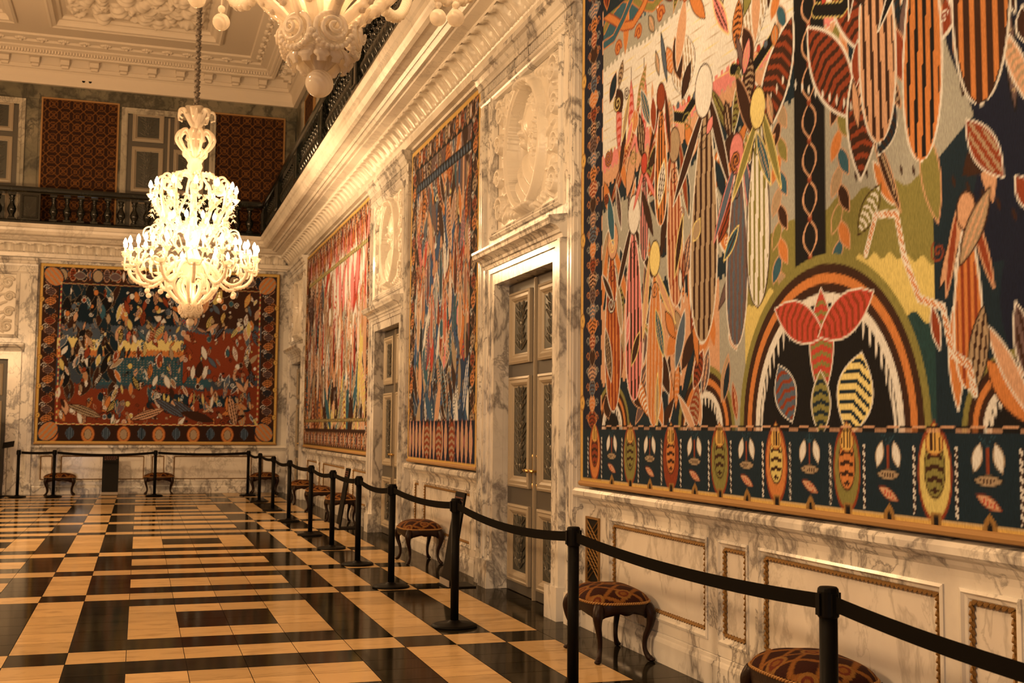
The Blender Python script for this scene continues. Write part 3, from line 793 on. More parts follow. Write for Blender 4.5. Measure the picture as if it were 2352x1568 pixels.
    for k, (x, y, an) in enumerate(((2.66,2.05,.2),(2.85,2.3,-.5),(3.35,2.2,.6),(3.62,1.95,-.1),(3.5,2.55,.3))): p.leaf(x, y, .13, .34, an, f[('rust','brown')[k % 2]], f['cream'], .014, 'leaf', (-.06, f[('brown','rust')[k % 2]]))
    for k in range(16): p.leaf(2.62+k*.06, 2.28-.03*abs(k-5), .012, .03, 0, f['cream'])
    for k, x in enumerate((.72, .93, 1.15)):
        p.line([(x, 2.25), (x, 2.95)], .006, f['brown']); p.leaf(x, 2.62, .045, .24, 0, f['pink'], f['rust'], .008, 'leaf', (-.06, f['red']))
    for k in range(4):                         # round shields and striped sails
        x = 1.75+k*.85; p.leaf(x, 2.72+.05*k, .16, .22, .15, f['cream'], f['brown'], .006, 'leaf', (.035, f['tan'])); p.line([(x-.22, 2.45+.05*k), (x, 2.38+.05*k), (x+.24, 2.5+.05*k)], .035, f['black'], f['ochre'], .006)
        for q in range(5): p.leaf(x-.15+q*.075, 2.48+.05*k, .022, .022, 0, f[('red','slate','peach')[q % 3]], f['brown'], .004, 'ell')
    for x, y, R0, c in ((4.12,2.32,.20,'rust'),(4.62,2.45,.16,'slate'),(3.9,2.75,.15,'cream'),(2.35,1.62,.16,'orange')):
        p.leaf(x, y, R0, R0*1.15, 0, f[c], f['cream'], .016, 'ell'); p.leaf(x, y, R0*.45, R0*.5, 0, f['grey'], f['brown'], .012, 'ell')
        for k in range(6): p.spiral(x+R0*.72*math.cos(k*1.047), y+R0*.8*math.sin(k*1.047), .032, 1.5, .005, f['cream'])
    for _ in range(330):                       # dense leafy ground between the large forms
        x, y = r.uniform(.47, 4.8), r.uniform(.5, 3.35)
        if 2.8 < x < 3.55 or (2.4 < x < 4.1 and y < 1.45) or (y > 2.3 and r.random() < .6): continue
        p.leaf(x, y, r.uniform(.025, .07), r.uniform(.08, .24), r.gauss(0, .5), f[r.choice(['orange','rust','brown','peach','dteal','tan','brown','orange','mauve','olive'])], f[r.choice(['cream','brown','black','peach'])], .007, 'leaf', (r.choice([-1, 1])*.035, f[r.choice(['brown','peach','tan','cream'])]) if r.random() < .5 else None)
    for x, v0, s_, cs in specs: plain_figure(p, x, v0, s_, cs, r)
    for _ in range(70):                        # small scrolls and leaves between
        x, y = r.uniform(.5, 4.75), r.uniform(.55, 3.4)
        if 2.85 < x < 3.5 or (2.4 < x < 4.1 and y < 1.4): continue
        if r.random() < .35: p.spiral(x, y, r.uniform(.03, .07), 1.8, .007, f[r.choice(['orange','rust','cream','yellow','olive'])], f['brown'] if r.random() < .5 else None, r.choice([-1, 1]), r.uniform(0, 6))
        else: p.leaf(x, y, r.uniform(.02, .06), r.uniform(.06, .2), r.uniform(-.8, .8), f[r.choice(['orange','rust','cream','slate','teal','tan','brown','pink','ochre'])], f[r.choice(['cream','brown','black','yellow'])], .008, 'leaf', (.03, f[r.choice(['brown','peach','tan'])]) if r.random() < .4 else None)
    # twisting vines across the top
    for q, c in enumerate(('olive','orange','teal')):
        p.line([(.45+t*.17, 3.38+.13*math.sin(t*.9+q*2.1)) for t in range(26)], .028, f[c], f['orange'] if c != 'orange' else f['rust'], .010)
    for k in range(12): p.spiral(.7+k*.36, 3.16, .055, 1.5, .012, f['orange'], f['rust'], (-1)**k)
    p.line([(3.62, 1.25), (3.7, 1.42), (3.85, 1.4), (3.9, 1.2), (4.0, 1.0), (4.15, .95), (4.2, .75), (4.3, .7), (4.33, .58)], .014, f['orange'], f['cream'], .006, (.03, f['cream']))
    # borders
    p.rect(0, 3.47, W, H, f['dteal']); p.rect(0, 0, .43, H, f['navy'])
    for k in range(30):
        y = .5+k*.115; c = ('rust','orange','slate','mauve','brown')[k % 5]
        p.leaf(.25, y, .06 if k % 3 else .09, .075, 0, f[c], f['tan'], .006, 'leaf', (-.03, f['peach'] if k % 2 else f['brown']))
        for sg in (-1, 1): p.spiral(.25+sg*.085, y, .035, 1.4, .006, f['grey' if k % 2 else 'orange'], None, sg)
    for k in range(30): p.leaf(.5+k*.24, 3.66, .07, .14, 0, f[('rust','cream','slate','ochre')[k % 4]], f['orange'], .01, 'leaf', (.03, f['brown']))
    chess(p, .41, .45, .435, H, .11, 'peach', 'black')
    # foot border: dark compartments between plain oval medallions
    p.rect(.05, .06, W, .425, f['dteal']); k = 0
    x = .30; cc = ['orange','olive','rust','olive','orange','olive','ochre']
    while x < W-.3:
        p.leaf(x, .25, .10, .19, 0, f[cc[k % 7]], f['rust'], .012, 'ell', ); p.leaf(x, .27, .065, .12, 0, f[cc[(k+2) % 7]], f['brown'], .006, 'ell', (-.05, f['brown']))
        p.leaf(x, .40, .08, .07, 0, f['gold'], f['rust'], .006, 'drop', (.025, f['brown']))
        for sg in (-1, 1): p.line([(x+sg*.135, .08), (x+sg*.135, .36)], .011, f['cream'], None, 0, (.035, f['brown']))
        xm = x+.315
        for sg in (-1, 1): p.leaf(xm+sg*.06, .325, .028, .06, sg*.3, f['cream'], f['tan'], .004)
        for q in range(5): p.line([(xm, .36), (xm+(q-2)*.022, .41)], .003, f['teal'])
        p.line([(xm, .27), (xm, .36)], .010, f['rust']); p.leaf(xm, .235, .024, .085, 1.57, f['tan'], f['black'], .004, 'leaf', (-.02, f['brown'])); p.leaf(xm, .15, .022, .075, 1.2, f['peach'], f['rust'], .004, 'leaf', (-.02, f['red']))
        x += .63; k += 1
    chess(p, .43, .425, W, .455, .09, 'peach', 'black')
    edging(p, .06)
    x = .62; k = 0
    while x < W-.2:                            # little tabs along the lower edge
        if k % 2: p.rect(x-.035, .0, x+.035, .09, f['dgold']); p.rect(x-.02, .03, x+.02, .08, f['black']); p.rect(x-.02, .0, x+.02, .028, f['peach'])
        else: p.leaf(x, .04, .045, .07, 0, f['dgold']); p.leaf(x, .045, .018, .035, 0, f['black'])
        x += .315; k += 1
    return p
def scatter(p, zones, n, r, smin, smax, tall=1.0):
    for _ in range(n):
        x, y = r.uniform(0, p.W), r.uniform(0, p.H)
        for (x0, y0, x1, y1, cols, ocs) in zones:
            if x0 <= x <= x1 and y0 <= y <= y1: break
        else: continue
        s_ = r.uniform(smin, smax); c = r.choice(cols); k = r.random()
        an = r.gauss(0, .35 if tall > 1 else .9)
        if k < .62: p.leaf(x, y, s_*r.uniform(.25, .5), s_*tall, an, P_[c], P_[r.choice(ocs)], .008, 'leaf', (s_*.25*r.choice([1, -1]), P_[r.choice(cols)]) if r.random() < .55 else None)
        elif k < .82: p.leaf(x, y, s_*.32, s_*.42, 0, P_[c], P_[r.choice(ocs)], .008, 'ell')
        else: p.spiral(x, y, s_*.4, 1.6, .009, P_[r.choice(ocs)], None, r.choice([-1, 1]), r.uniform(0, 6))
def ornament_border(p, bw, ground, cols, step=.22, bottom=True):
    W, H = p.W, p.H
    for (a, b_, c, d) in ((0, 0, bw, H), (W-bw, 0, W, H), (0, H-bw, W, H), (0, 0, W, bw*(1.15 if bottom else 1))): p.rect(a, b_, c, d, P_[ground])
    k = 0
    y = .12
    while y < H-.08:
        for x in (bw*.58, W-bw*.58):
            p.leaf(x, y, bw*.26, step*.42, 0, P_[cols[k % len(cols)]], P_['peach'], .007, 'leaf', (-.045, P_['brown'])); p.spiral(x+bw*.2*(-1)**k, y+step*.4, bw*.16, 1.5, .008, P_['cream'] if k % 2 else P_['orange'], None, (-1)**k)
        y += step; k += 1
    x = .2
    while x < W-.15:
        for y in (bw*.60, H-bw*.55):
            p.leaf(x, y, step*.30, bw*.34, 0, P_[cols[k % len(cols)]], P_['peach'], .007, 'ell', (-.05, P_['brown'])); p.leaf(x+step*.55, y, step*.12, bw*.3, 0, P_['slate' if k % 2 else 'cream'], P_['orange'], .006)
        x += step*1.1; k += 1
def tapestry_narrow():
    D = lambda n, k: tuple(x*k for x in P_[n])
    W, H = 3.08, 3.89; p = Paint(W, H, np.linspace(0, W, 190), np.linspace(0, H, 230)); r = random.Random(5); f = P_
    p.C[...] = f['mauve']
    p.rect(.3, 2.9, W, H, f["mauve"]); p.rect(.3, 1.5, W, 2.9, f['peach']); p.rect(.3, .4, W, 1.3, D('blue',.5))
    for k in range(16): p.rect(.35+k*.16, 1.15, .42+k*.16, 3.3, f[('blue','peach','tan','rust','slate','teal')[k % 6]])
    for k, c in enumerate(('slate','black','slate','blue')):
        w = p.win(.3, 1.2, W-.3, 3.5); U, V = p.U[w]-1.55, p.V[w]-2.2; p.put(w, np.maximum(np.hypot(U, V*(V > 0))-(1.05-.09*k), -V-1.0), f[c])
    for k in range(26):
        a = PI*k/25; p.leaf(1.55+.92*math.cos(a), 2.2+.92*math.sin(a), .03, .045, a, f['yellow'], None, 0)
    cols = ['peach','orange','rust','tan','slate','teal','red','cream','brown','pink']
    scatter(p, [(.3,.35,W-.3,1.25,['slate','tan','cream','teal','brown','brown','peach','blue'],['cream','black','slate']),(.3,1.25,W-.3,2.6,cols,['black','cream','brown']),(.3,2.6,W-.3,3.6,['slate','peach','rust','tan','mauve','brown','orange'],['brown','cream'])], 520, r, .08, .26, 1.4)
    for k in range(11): plain_figure(p, .5+k*.21, 1.35+.25*(k % 3), .55, (cols[k % 9], cols[(k+3) % 9], 'peach'), r)
    p.rect(0, 3.3, W, 3.42, f['black']); p.rect(0, 0, W, .46, f['navy'])
    for k in range(22): p.leaf(.3+k*.115, 3.36, .03, .05, .6, f['slate'], f['blue'], .006)
    ornament_border(p, .30, 'black', ['orange','rust','tan','brown'], .2)
    p.rect(.05, .05, W, .5, f['navy'])
    for k in range(17): p.leaf(.15+k*.17, .28, .06, .23, 0, f['peach'], f['pink'], .006, 'leaf', (.03, f['tan']))
    for k in range(3): p.leaf(1.0+k*.55, .27, .13, .22, 0, f['rust'], f['brown'], .02, 'ell', (-.07, f['tan']))
    edging(p, .06); return p
def tapestry_far_side():
    W, H = 7.0, 3.89; p = Paint(W, H, np.linspace(0, W, 290), np.linspace(0, H, 200)); r = random.Random(8); f = P_
    p.C[...] = f['peach']
    p.rect(0, 2.5, 7, 3.5, f['cream']); p.rect(0, .5, 7, 1.1, f['brown']); p.rect(0, 1.1, 2.6, 3, f['mauve']); p.rect(4.2, 1.4, 5.3, 3.4, f['grey']); p.rect(5.9, .9, 6.4, 2, f['ochre'])
    warm = ['peach','orange','rust','brown','cream','tan','red']
    scatter(p, [(0,.3,2.4,3.6,['rust','brown','mauve','peach','orange','tan','teal'],['brown','cream']),(2.4,2.2,7,3.6,['pink','peach','cream','red','tan','rust'],['brown','cream','rust']),(2.4,1.1,5.8,2.2,['cream','tan','grey','brown','orange','teal','peach'],['brown','cream']),(0,.3,7,1.2,['brown','rust','teal','tan','peach','ochre'],['black','cream'])], 620, r, .12, .42, 1.5)
    for k in range(20): plain_figure(p, .6+k*.3, .9+.3*(k % 4), .75, (warm[k % 7], warm[(k+3) % 7], ('cream','peach')[k % 2]), r)
    for k in range(12): p.leaf(3.6+k*.2, 2.9+.3*math.sin(k*2), .14, .4, .2*math.sin(k), f['pink' if k % 2 else 'cream'], f['red'], .014)
    p.rect(0, 3.2, W, 3.28, f['black'])
    for k in range(48): p.leaf(.3+k*.14, 3.24, .04, .05, 0, f['yellow'])
    ornament_border(p, .34, 'brown', ['rust','peach','orange','tan'], .19)
    for k in range(36): p.leaf(.25+k*.19, 3.5, .07, .2, 0, f[('peach','rust','pink','orange')[k % 4]], f['brown'], .012, 'leaf', (.05, f['rust']))
    p.rect(0, .5, W, .56, f['brown'])
    for k in range(48): p.leaf(.3+k*.14, .53, .03, .03, 0, f['yellow'])
    edging(p, .06, False); return p
def tapestry_end():
    W, H = 5.08, 3.88; p = Paint(W, H, np.linspace(0, W, 330), np.linspace(0, H, 255)); r = random.Random(21); f = P_
    D = lambda n, k: tuple(x*k for x in P_[n])
    p.C[...] = D('slate', .5)
    p.band(2.6, 4, D('dteal', .8), .05, 0, 3); p.band(2.6, 4, D('brown', 1.2), .05, 3, 6); p.band(2.25, 2.6, D('slate', .8), .03); p.band(2.02, 2.28, f['yellow'], .02, 0, 3); p.band(1.85, 2.05, f['orange'], .02, 0, 3)
    p.band(1.3, 1.92, D('teal', .8), .02, .9, 3.6); p.band(.4, 1.25, D('rust', .8), .05); p.band(.85, 1.1, D('dteal', 1.2), .04, 2.3, 4.2)
    for k in range(9):
        for q in range(32): p.leaf(1.2+q*.07, 1.36+k*.058, .016, .012, 0, D('tan', .8), None, 0)
    for _ in range(60): p.leaf(r.uniform(.5, 1.55), r.uniform(1.0, 3.4), r.uniform(.05, .12), r.uniform(.1, .3), r.uniform(-.6, .6), f[r.choice(['dteal', 'brown', 'black'])], D('tan', .6), .006)
    # reddish slanting rows and plain shafts at right
    p.band(1.5, 2.5, D('rust', .9), .03, 3.0, 4.66)
    for k in range(0):
        x = 3.92+k*.27; p.rect(x, 1.15, x+.12, 2.75, D('slate', .6)); p.rect(x-.03, 1.15, x, 2.75, f['orange']); p.rect(x-.05, 2.75, x+.17, 2.82, f['tan'])
    scatter(p, [(.5,.45,4.6,.95,['brown','rust','orange','tan','dteal','peach'],['brown','tan','black']),(1.6,2.35,3.9,3.4,['rust','orange','peach','ochre','mauve','brown','slate','red','cream'],['brown','tan'])], 420, r, .07, .22, 1.0)
    scatter(p, [(.45,.45,4.65,3.4,['rust','orange','tan','teal','peach','slate','cream','brown','ochre'],['brown','tan','black','cream'])], 700, r, .05, .16, 1.2)
    scatter(p, [(1.7,1.0,3.6,1.45,['red','brown','tan','ochre','black'],['tan','black']),(3.3,1.0,4.6,1.9,['slate','rust','brown','peach'],['tan','black'])], 160, r, .04, .12, 1.5)
    for x, y, a, c in ((1.0,.72,1.2,'tan'),(2.3,.66,1.9,'peach'),(3.1,.75,.9,'slate'),(2.75,.8,1.0,'slate'),(4.1,.75,.2,'peach'),(3.35,.62,1.3,'brown')): p.leaf(x, y, .09, .36, a, f[c], f['brown'], .012, 'leaf', (.05, f['brown']))
    ornament_border(p, .40, 'brown', ['rust','dteal','orange','mauve'], .21)
    p.rect(.05, .05, W-.05, .42, D('brown', .8))
    for k in range(13):
        x = .35+k*.365
        if k % 2 == 0: p.leaf(x, .22, .13, .17, 0, f['orange'], f['rust'], .012, 'ell'); p.leaf(x, .22, .075, .11, 0, f['tan'], f['brown'], .008, 'ell')
        else: p.leaf(x, .24, .09, .14, 0, f['slate'], f['brown'], .012, 'leaf', (.04, f['dteal']))
    for k in range(13):
        x = .45+k*.36
        if k % 2 == 0: p.leaf(x, H-.24, .10, .13, 0, f['tan'], f['dteal'], .02, 'ell')
        else: p.leaf(x, H-.24, .08, .12, 1.57, f['mauve'], f['grey'], .012)
    for x, y in ((.28,.28),(W-.28,.28),(.28,H-.28),(W-.28,H-.28)):
        p.leaf(x, y, .17, .22, .7 if (x < 2) == (y > 2) else -.7, f['orange'], f['dteal'], .025, 'ell', (.09, f['tan']))
    for (a, b_, c, d) in ((.42,.42,.45,H-.40),(W-.45,.42,W-.42,H-.40)): chess(p, a, b_, c, d, .06, 'red', 'yellow')
    for (a, b_, c, d) in ((.42,.42,W-.42,.45),(.42,H-.43,W-.42,H-.40)): chess(p, a, b_, c, d, .08, 'red', 'yellow')
    edging(p, .075, True); return p
def hang(p, loc, rz, label, th=.085):
    root = thing('tapestry', label, 'tapestry', loc, rz)
    wob = .006*np.sin(p.U*2.3+p.V)+.004*np.sin(p.U*5.1)
    o = grid_obj('woven_field', p.U, -(th+.004)-wob*.5, p.V, M_weave, p.C, root, True)
    b = MB(); b.box(0, -th+.004, .0, p.W, -.012, p.H); b.build('side_edging', M_gold_edge, root)
    b = MB(); b.tube([(0, -th+.0, .018), (p.W, -th+.0, .018)], .022, 8); b.build('bottom_roll', M_gold_edge, root)
ZT = 1.072
hang(tapestry_near(), (XW, 8.13, ZT), RW, 'huge colourful wall hanging filling the right of the photo, above the nearest stools')
hang(tapestry_narrow(), (XW, 14.02, ZT), RW, 'tall narrow wall hanging with blue arch, between the nearest and the middle grey doors')
hang(tapestry_far_side(), (XW, 23.58, ZT), RW, 'reddish pink wall hanging on the right wall, beyond the middle grey door')
hang(tapestry_end(), (-2.13, YW, ZT-.01), 0, 'dark gold-bordered wall hanging centred on the far end wall behind the lit chandelier', .13)
# E3
# ================================================================= GALLERY
def trellis(w, h):
    p = Paint(w, h, np.linspace(0, w, int(w/.014)), np.linspace(0, h, int(h/.014))); p.C[...] = (.028, .012, .007)
    gc = np.array((.15, .060, .016)); dk = np.array((.020, .008, .006)); U, V = p.U, p.V; s_ = .245
    for off, big in (((0, 0), 1), ((.5, .5), 0)):
        x = U/s_-off[0]; y = V/s_-off[1]; x = (x-np.round(x))*s_; y = (y-np.round(y))*s_
        o = np.maximum(np.maximum(np.abs(x), np.abs(y)), (np.abs(x)+np.abs(y))*.72)
        if big:
            p.C[(o > .074) & (o < .090)] = gc; p.C[o < .068] = dk*1.3; q = np.hypot(x*1.5, y); p.C[(q > .032) & (q < .048)] = gc; p.C[(np.abs(x) < .012) & (np.abs(y) < .012)] = gc
        else:
            p.C[o < .052] = dk; m = (np.abs(np.abs(x)-np.abs(y)) < .011) & (o > .030); p.C[m] = gc
            p.C[(o < .024) & (o > .014)] = gc*.8
    a = (U+V)/s_; b = (U-V)/s_
    x = U/s_; y = V/s_; x = (x-np.round(x)); y = (y-np.round(y)); o = np.maximum(np.maximum(np.abs(x), np.abs(y)), (np.abs(x)+np.abs(y))*.72)*s_
    la = np.minimum(np.abs(a-np.round(a)), np.abs(b-np.round(b)))*s_/1.414
    p.C[(la < .010) & (o > .09)] = gc
    for (u0, v0, u1, v1) in ((0,0,w,.04),(0,h-.04,w,h),(0,0,.04,h),(w-.04,0,w,h)): p.rect(u0, v0, u1, v1, (.34,.13,.025))
    for (u0, v0, u1, v1) in ((.04,.04,w-.04,.055),(.04,h-.055,w-.04,h-.04),(.04,.04,.055,h),(w-.055,.04,w-.04,h)): p.rect(u0, v0, u1, v1, (.05,.02,.012))
    return p
def gpanel(loc, rz, w, h, label, group=None):
    root = thing('fabric_wall_panel', label, 'wall panel', loc, rz, group)
    p = trellis(w, h); grid_obj('patterned_fabric', p.U, p.U*0-.034, p.V, M_weave, p.C, root)
    b = MB(); b.frame(0, 0, w, h, [(0, 0), (0, .045), (.03, .05), (.035, .036)]); b.build('gilt_border', M_gold_edge, root)
YG = YW-.03
GZ, GH = 5.75, 2.83
gpanel((-2.24, YG, GZ), 0, 1.60, GH, 'brown trellis-patterned fabric panel left of the gallery door, above the end wall hanging')
gpanel((1.39, YG, GZ), 0, 1.60, GH, 'brown trellis-patterned fabric panel right of the gallery door, in the far gallery corner')
for k, (a, c) in enumerate(((24.7, 23.3), (22.4, 20.8), (19.8, 18.2), (17.2, 15.6))):
    gpanel((XW-.03, a, GZ), RW, a-c, GH, ('brown patterned panel on the side gallery wall, nearest the far corner', 'brown patterned panel on the side gallery wall, second from the far corner', 'brown patterned panel high on the side gallery wall, behind the balustrade left of the hanging glass ball', 'brown patterned panel high on the side gallery wall, glimpsed behind the near chandelier')[k])
M_gframe = marble('dull_marble', (.50,.46,.38), (.12,.11,.09), 1.0, .35, .7, (.3,.28,.22))
def gframe(i, loc, rz, half, top):
    b = MB()
    for s_ in (-1, 1):
        a, c = sorted((s_*half, s_*(half+.13))); b.box(a, -.10, 0, c, 0, top+.13)
        a, c = sorted((s_*(half+.02), s_*(half+.06))); b.box(a, -.12, 0, c, -.10, top+.06)
    b.box(-half, -.10, top, half, 0, top+.13); b.box(-half, -.12, top+.03, half, -.10, top+.07)
    o = struct(b.build('trim_%d' % i, M_gframe)); o.location = loc; o.rotation_euler = (0, 0, rz)
gframe(50, (.425, YG, 5.665), 0, .88, 2.70); make_door('door_5', (.425, YG-.115, 5.665), 0, z0=0.0, top=2.69, HO=.875)
gframe(51, (-3.56, YG, 5.665), 0, .88, 2.70); make_door('door_6', (-3.56, YG-.115, 5.665), 0, z0=0.0, top=2.69, HO=.875)
# marble strips dividing the gallery wall
b = MB()
for a, c in ((-2.60, -2.29), (3.03, 3.22)): b.box(a, -.03, 0, c, 0, 3.0); b.box(a-.02, -.05, 2.86, c+.02, 0, 2.95)
o = struct(b.build('trim_52', M_marble_up)); o.location = (0, YG, 5.665)
b = MB()
for c in (25.2, 22.85, 20.3, 17.7, 15.1): b.box(-c-.16, -.03, 0, -c+.16, 0, 3.0)
o = struct(b.build('trim_53', M_gframe)); o.location = (XW-.03, 0, 5.665); o.rotation_euler = (0, 0, RW)

def balustrade(loc, rz, x0, x1, peds, label, sp=.27):
    root = thing('marble_balustrade', label, 'balustrade', loc, rz)
    b = MB(); b.prism([(-.12,0),(.13,0),(.13,.05),(.10,.075),(-.12,.075)], x0, x1); b.build('plinth', M_marble_dk, root)
    b = MB(); b.prism([(-.11,.64),(.11,.64),(.12,.66),(.14,.68),(.145,.73),(.125,.755),(.12,.775),(-.12,.775)], x0, x1); b.build('rail', M_marble_dk, root)
    bl = MB(); bl.box(-.075, -.075, .07, .075, .075, .12); bl.box(-.07, -.07, .59, .07, .07, .645)
    bl.lathe([(.05,.12),(.065,.14),(.045,.165),(.05,.19),(.085,.26),(.09,.31),(.075,.36),(.045,.42),(.035,.48),(.045,.50),(.06,.52),(.042,.545),(.06,.575),(.065,.59)], n=14)
    first = None; ob = None
    for q in sorted(peds):
        pb = MB(); pb.box(q-.2, -.115, .07, q+.2, .115, .645); pb.frame(q-.2, .07, q+.2, .645, [(.04, .115), (.05, .13), (.065, .13), (.075, .117)])
        pb.build('pedestal', M_marble_dk, root)
    x = x0+.15
    while x < x1-.05:
        if all(abs(x-q) > sp for q in peds):
            if first is None: first = bl.build('baluster', M_marble_dk, root); first.data.polygons.foreach_set('use_smooth', [i > 11 for i in range(len(first.data.polygons))]); o = first
            else: o = first.copy(); COL.objects.link(o); o.parent = root
            o.location = (x, 0, 0)
        x += sp
DB = .72
balustrade((0, YW-DB, 5.665), 0, -8.5, XW-DB-.145, [-7.2, -4.75, -2.32], 'dark marble balustrade running across the far gallery, above the end wall cornice')
balustrade((XW-DB, 0, 5.665), RW, -(YW-DB)-.145, -3.0, [-25.55, -22.8, -19.9, -17.0, -14.1, -11.2, -8.3, -5.4], 'dark marble balustrade along the right gallery, climbing to the top of the photo', .215)

# ================================================================= CHANDELIERS
def rot(pts, a): 
    c, s_ = math.cos(a), math.sin(a); return [(x*c-y*s_, x*s_+y*c, z) for x, y, z in pts]
def bez(P, n=14):
    out = []; m = len(P)-1
    for i in range(m):
        p0 = P[max(i-1, 0)]; p1 = P[i]; p2 = P[i+1]; p3 = P[min(i+2, m)]
        for k in range(n if i == m-1 else n):
            t = k/n
            out.append(tuple(.5*((2*p1[j])+(-p0[j]+p2[j])*t+(2*p0[j]-5*p1[j]+4*p2[j]-p3[j])*t*t+(-p0[j]+3*p1[j]-3*p2[j]+p3[j])*t**3) for j in range(len(p1))))
    out.append(tuple(P[-1])); return out
def beads(b, pts, r, step, off=0):
    acc = 0; last = Vector(pts[0])
    for p in pts[1:]:
        v = Vector(p); acc += (v-last).length; last = v
        if acc >= step: acc = 0; b.ball((v.x, v.y, v.z-off), r, 6, 4)
def scroll_leaf(b, R0, z0, a, s=1.0, up=-1, wd=.028):
    """a curled glass shell: spiral ribbon with a beaded rim, in the radial plane"""
    pts = []
    for i in range(26):
        t = i/25; th = t*3.4*PI; r = s*(1-t*.82)
        pts.append((R0+r*math.cos(th+.4)*.9, (t-.5)*s*.35, z0+up*r*math.sin(th+.4)))
    pts = rot(pts, a); b.tube(pts, [wd*s/.1*(1-.6*i/25) for i in range(26)], 6); beads(b, pts[:14], wd*s/.1*.55, s*.36, -up*-wd*.8)
def spray(b, c, a, n, s, r):
    for k in range(n):
        th = a+(k-(n-1)/2)*.5; q = r.uniform(.7, 1.1)*s
        P = [(c[0], c[1], c[2]), (c[0]+math.cos(th)*q*.5, c[1]+math.sin(th)*q*.5, c[2]+q*.7), (c[0]+math.cos(th)*q*1.0, c[1]+math.sin(th)*q*1.0, c[2]+q*.35)]
        b.tube(bez(P, 4), [.25*s*.3]*3+[.38*s*.3]*3+[.05*s]*3, 5, .4)
def candle(parent, x, y, z, kind, first):
    if 'o' not in first:
        b = MB(); b.lathe([(.006,-.07),(.03,-.05),(.045,-.02),(.05,-.005),(.03,-.005),(.014,.0),(.014,.075),(.012,.08)], n=10)
        for k in range(6): b.ball((.047*math.cos(k*1.047), .047*math.sin(k*1.047), -.012), .012, 5, 3)
        o = b.build('candle_cup', M_glass, parent, True)
        g = MB(); g.lathe([(.006,.08),(.021,.095),(.028,.118),(.024,.145),(.013,.172),(.001,.195)], n=10)
        u = g.build('bulb', M_bulb, o, True); first['o'] = (o, u)
        o.location = (x, y, z)
    else:
        o0, u0 = first['o']; o = o0.copy(); COL.objects.link(o); o.parent = parent; o.location = (x, y, z)
        u = u0.copy(); COL.objects.link(u); u.parent = o
def chandelier(loc, label, group=None):
    root = thing('chandelier', label, 'chandelier', loc, 0, group); r = random.Random(2); first = {}
    # chain and stem
    b = MB(); z = 6.05
    while z < 9.6-loc[2]:
        b.ball((0, 0, z), .042, 8, 5, (1, 1, .9)); b.ball((0, 0, z+.045), .026, 6, 4)
        for q in range(4): b.ball((.035*math.cos(q*1.57+z*9), .035*math.sin(q*1.57+z*9), z+.03), .018, 5, 3)
        z += .085
    b.build('chain', M_chain, root, True)
    b = MB(); b.lathe([(.02,3.1),(.05,3.15),(.06,3.3),(.03,3.45),(.05,3.6),(.13,3.72),(.16,3.85),(.10,3.95),(.06,4.05),(.09,4.15),(.12,4.3),(.05,4.4),(.04,4.8),(.06,4.95),(.03,5.05),(.03,5.14),(.022,5.35),(.05,5.5),(.022,5.7),(.05,5.76),(.03,5.8),(.02,6.06)], n=16, lobes=8, amp=.08)
    b.build('stem', M_glass, root, True)
    b = MB(); b.lathe([(.03,5.13),(.08,5.17),(.10,5.24),(.085,5.29),(.115,5.35),(.105,5.352),(.07,5.29),(.07,5.2),(.02,5.15)], n=24, lobes=6, amp=.12); b.build('bud_cup', M_glass, root, True)
    b = MB(); b.lathe([(.03,5.80),(.07,5.83),(.11,5.90),(.14,5.97),(.16,6.0),(.13,5.99),(.08,5.92),(.02,5.86)], n=36, lobes=5, amp=.2); b.lathe([(.03,5.95),(.10,6.00),(.16,6.10),(.15,6.11),(.08,6.03),(.02,6.0)], n=30, lobes=5, amp=.18); b.build('crown_flower', M_glass, root, True)
    def ring(name, n, fn, ph=0):
        for k in range(n):
            b = MB(); fn(b, 2*PI*k/n+ph, k)
            b.build(name, M_glass, root, True)
    def petal(b, a, k):
        p = rot(bez([(.03,0,5.84),(.11,0,5.93),(.19,0,6.05),(.255,0,6.04),(.265,0,5.95),(.22,0,5.92)], 5), a); b.tube(p, [.02]+[.02+.035*math.sin(PI*min(1, i/20)) for i in range(1, len(p))], 8, .35); beads(b, p[10:], .016, .04)
    ring('crown_petal', 7, petal)
    # ball of loops below the crown flower
    def loop(b, a, k):
        p = rot(bez([(.03,0,5.36),(.10,0,5.42),(.20,0,5.50),(.27,0,5.62),(.24,0,5.72),(.17,0,5.76),(.11,0,5.70),(.13,0,5.62)], 5), a); b.tube(p, [.014+.012*min(1, i/20) for i in range(len(p))], 6); beads(b, p[8:28], .013, .03)
        p = rot(bez([(.04,0,5.36),(.12,0,5.37),(.17,0,5.42),(.15,0,5.48),(.10,0,5.46)], 5), a+.3); b.tube(p, .018, 6)
    ring('upper_scroll', 10, loop)
    # crown curls of the lamp body
    def crown(b, a, k):
        p = rot(bez([(.04,0,5.05),(.14,0,5.12),(.28,0,5.10),(.40,0,5.00),(.42,0,4.88),(.34,0,4.86)], 5), a); b.tube(p, .022, 6); beads(b, p, .02, .05, -.02)
    ring('crown_curl', 8, crown, .2)
    # upper tier: shepherd's-crook arms with candles
    def uarm(b, a, k):
        p = rot(bez([(.08,0,4.35),(.25,0,4.30),(.42,0,4.45),(.50,0,4.70),(.52,0,4.93),(.48,0,5.05),(.40,0,5.06),(.36,0,4.98)], 5), a); b.tube(p, .017, 6); beads(b, p, .016, .06)
        for z in (4.36, 4.44, 4.52, 4.60, 4.68, 4.76, 4.84, 4.92):
            c = rot([(.50+.05*math.sin(z*20), 0, z)], a+r.uniform(-.12,.12))[0]; spray(b, c, a, 4, .085, r)
        c = rot([(.30, 0, 4.72)], a+.2)[0]; spray(b, c, a, 5, .09, r)
    ring('upper_arm', 12, uarm)
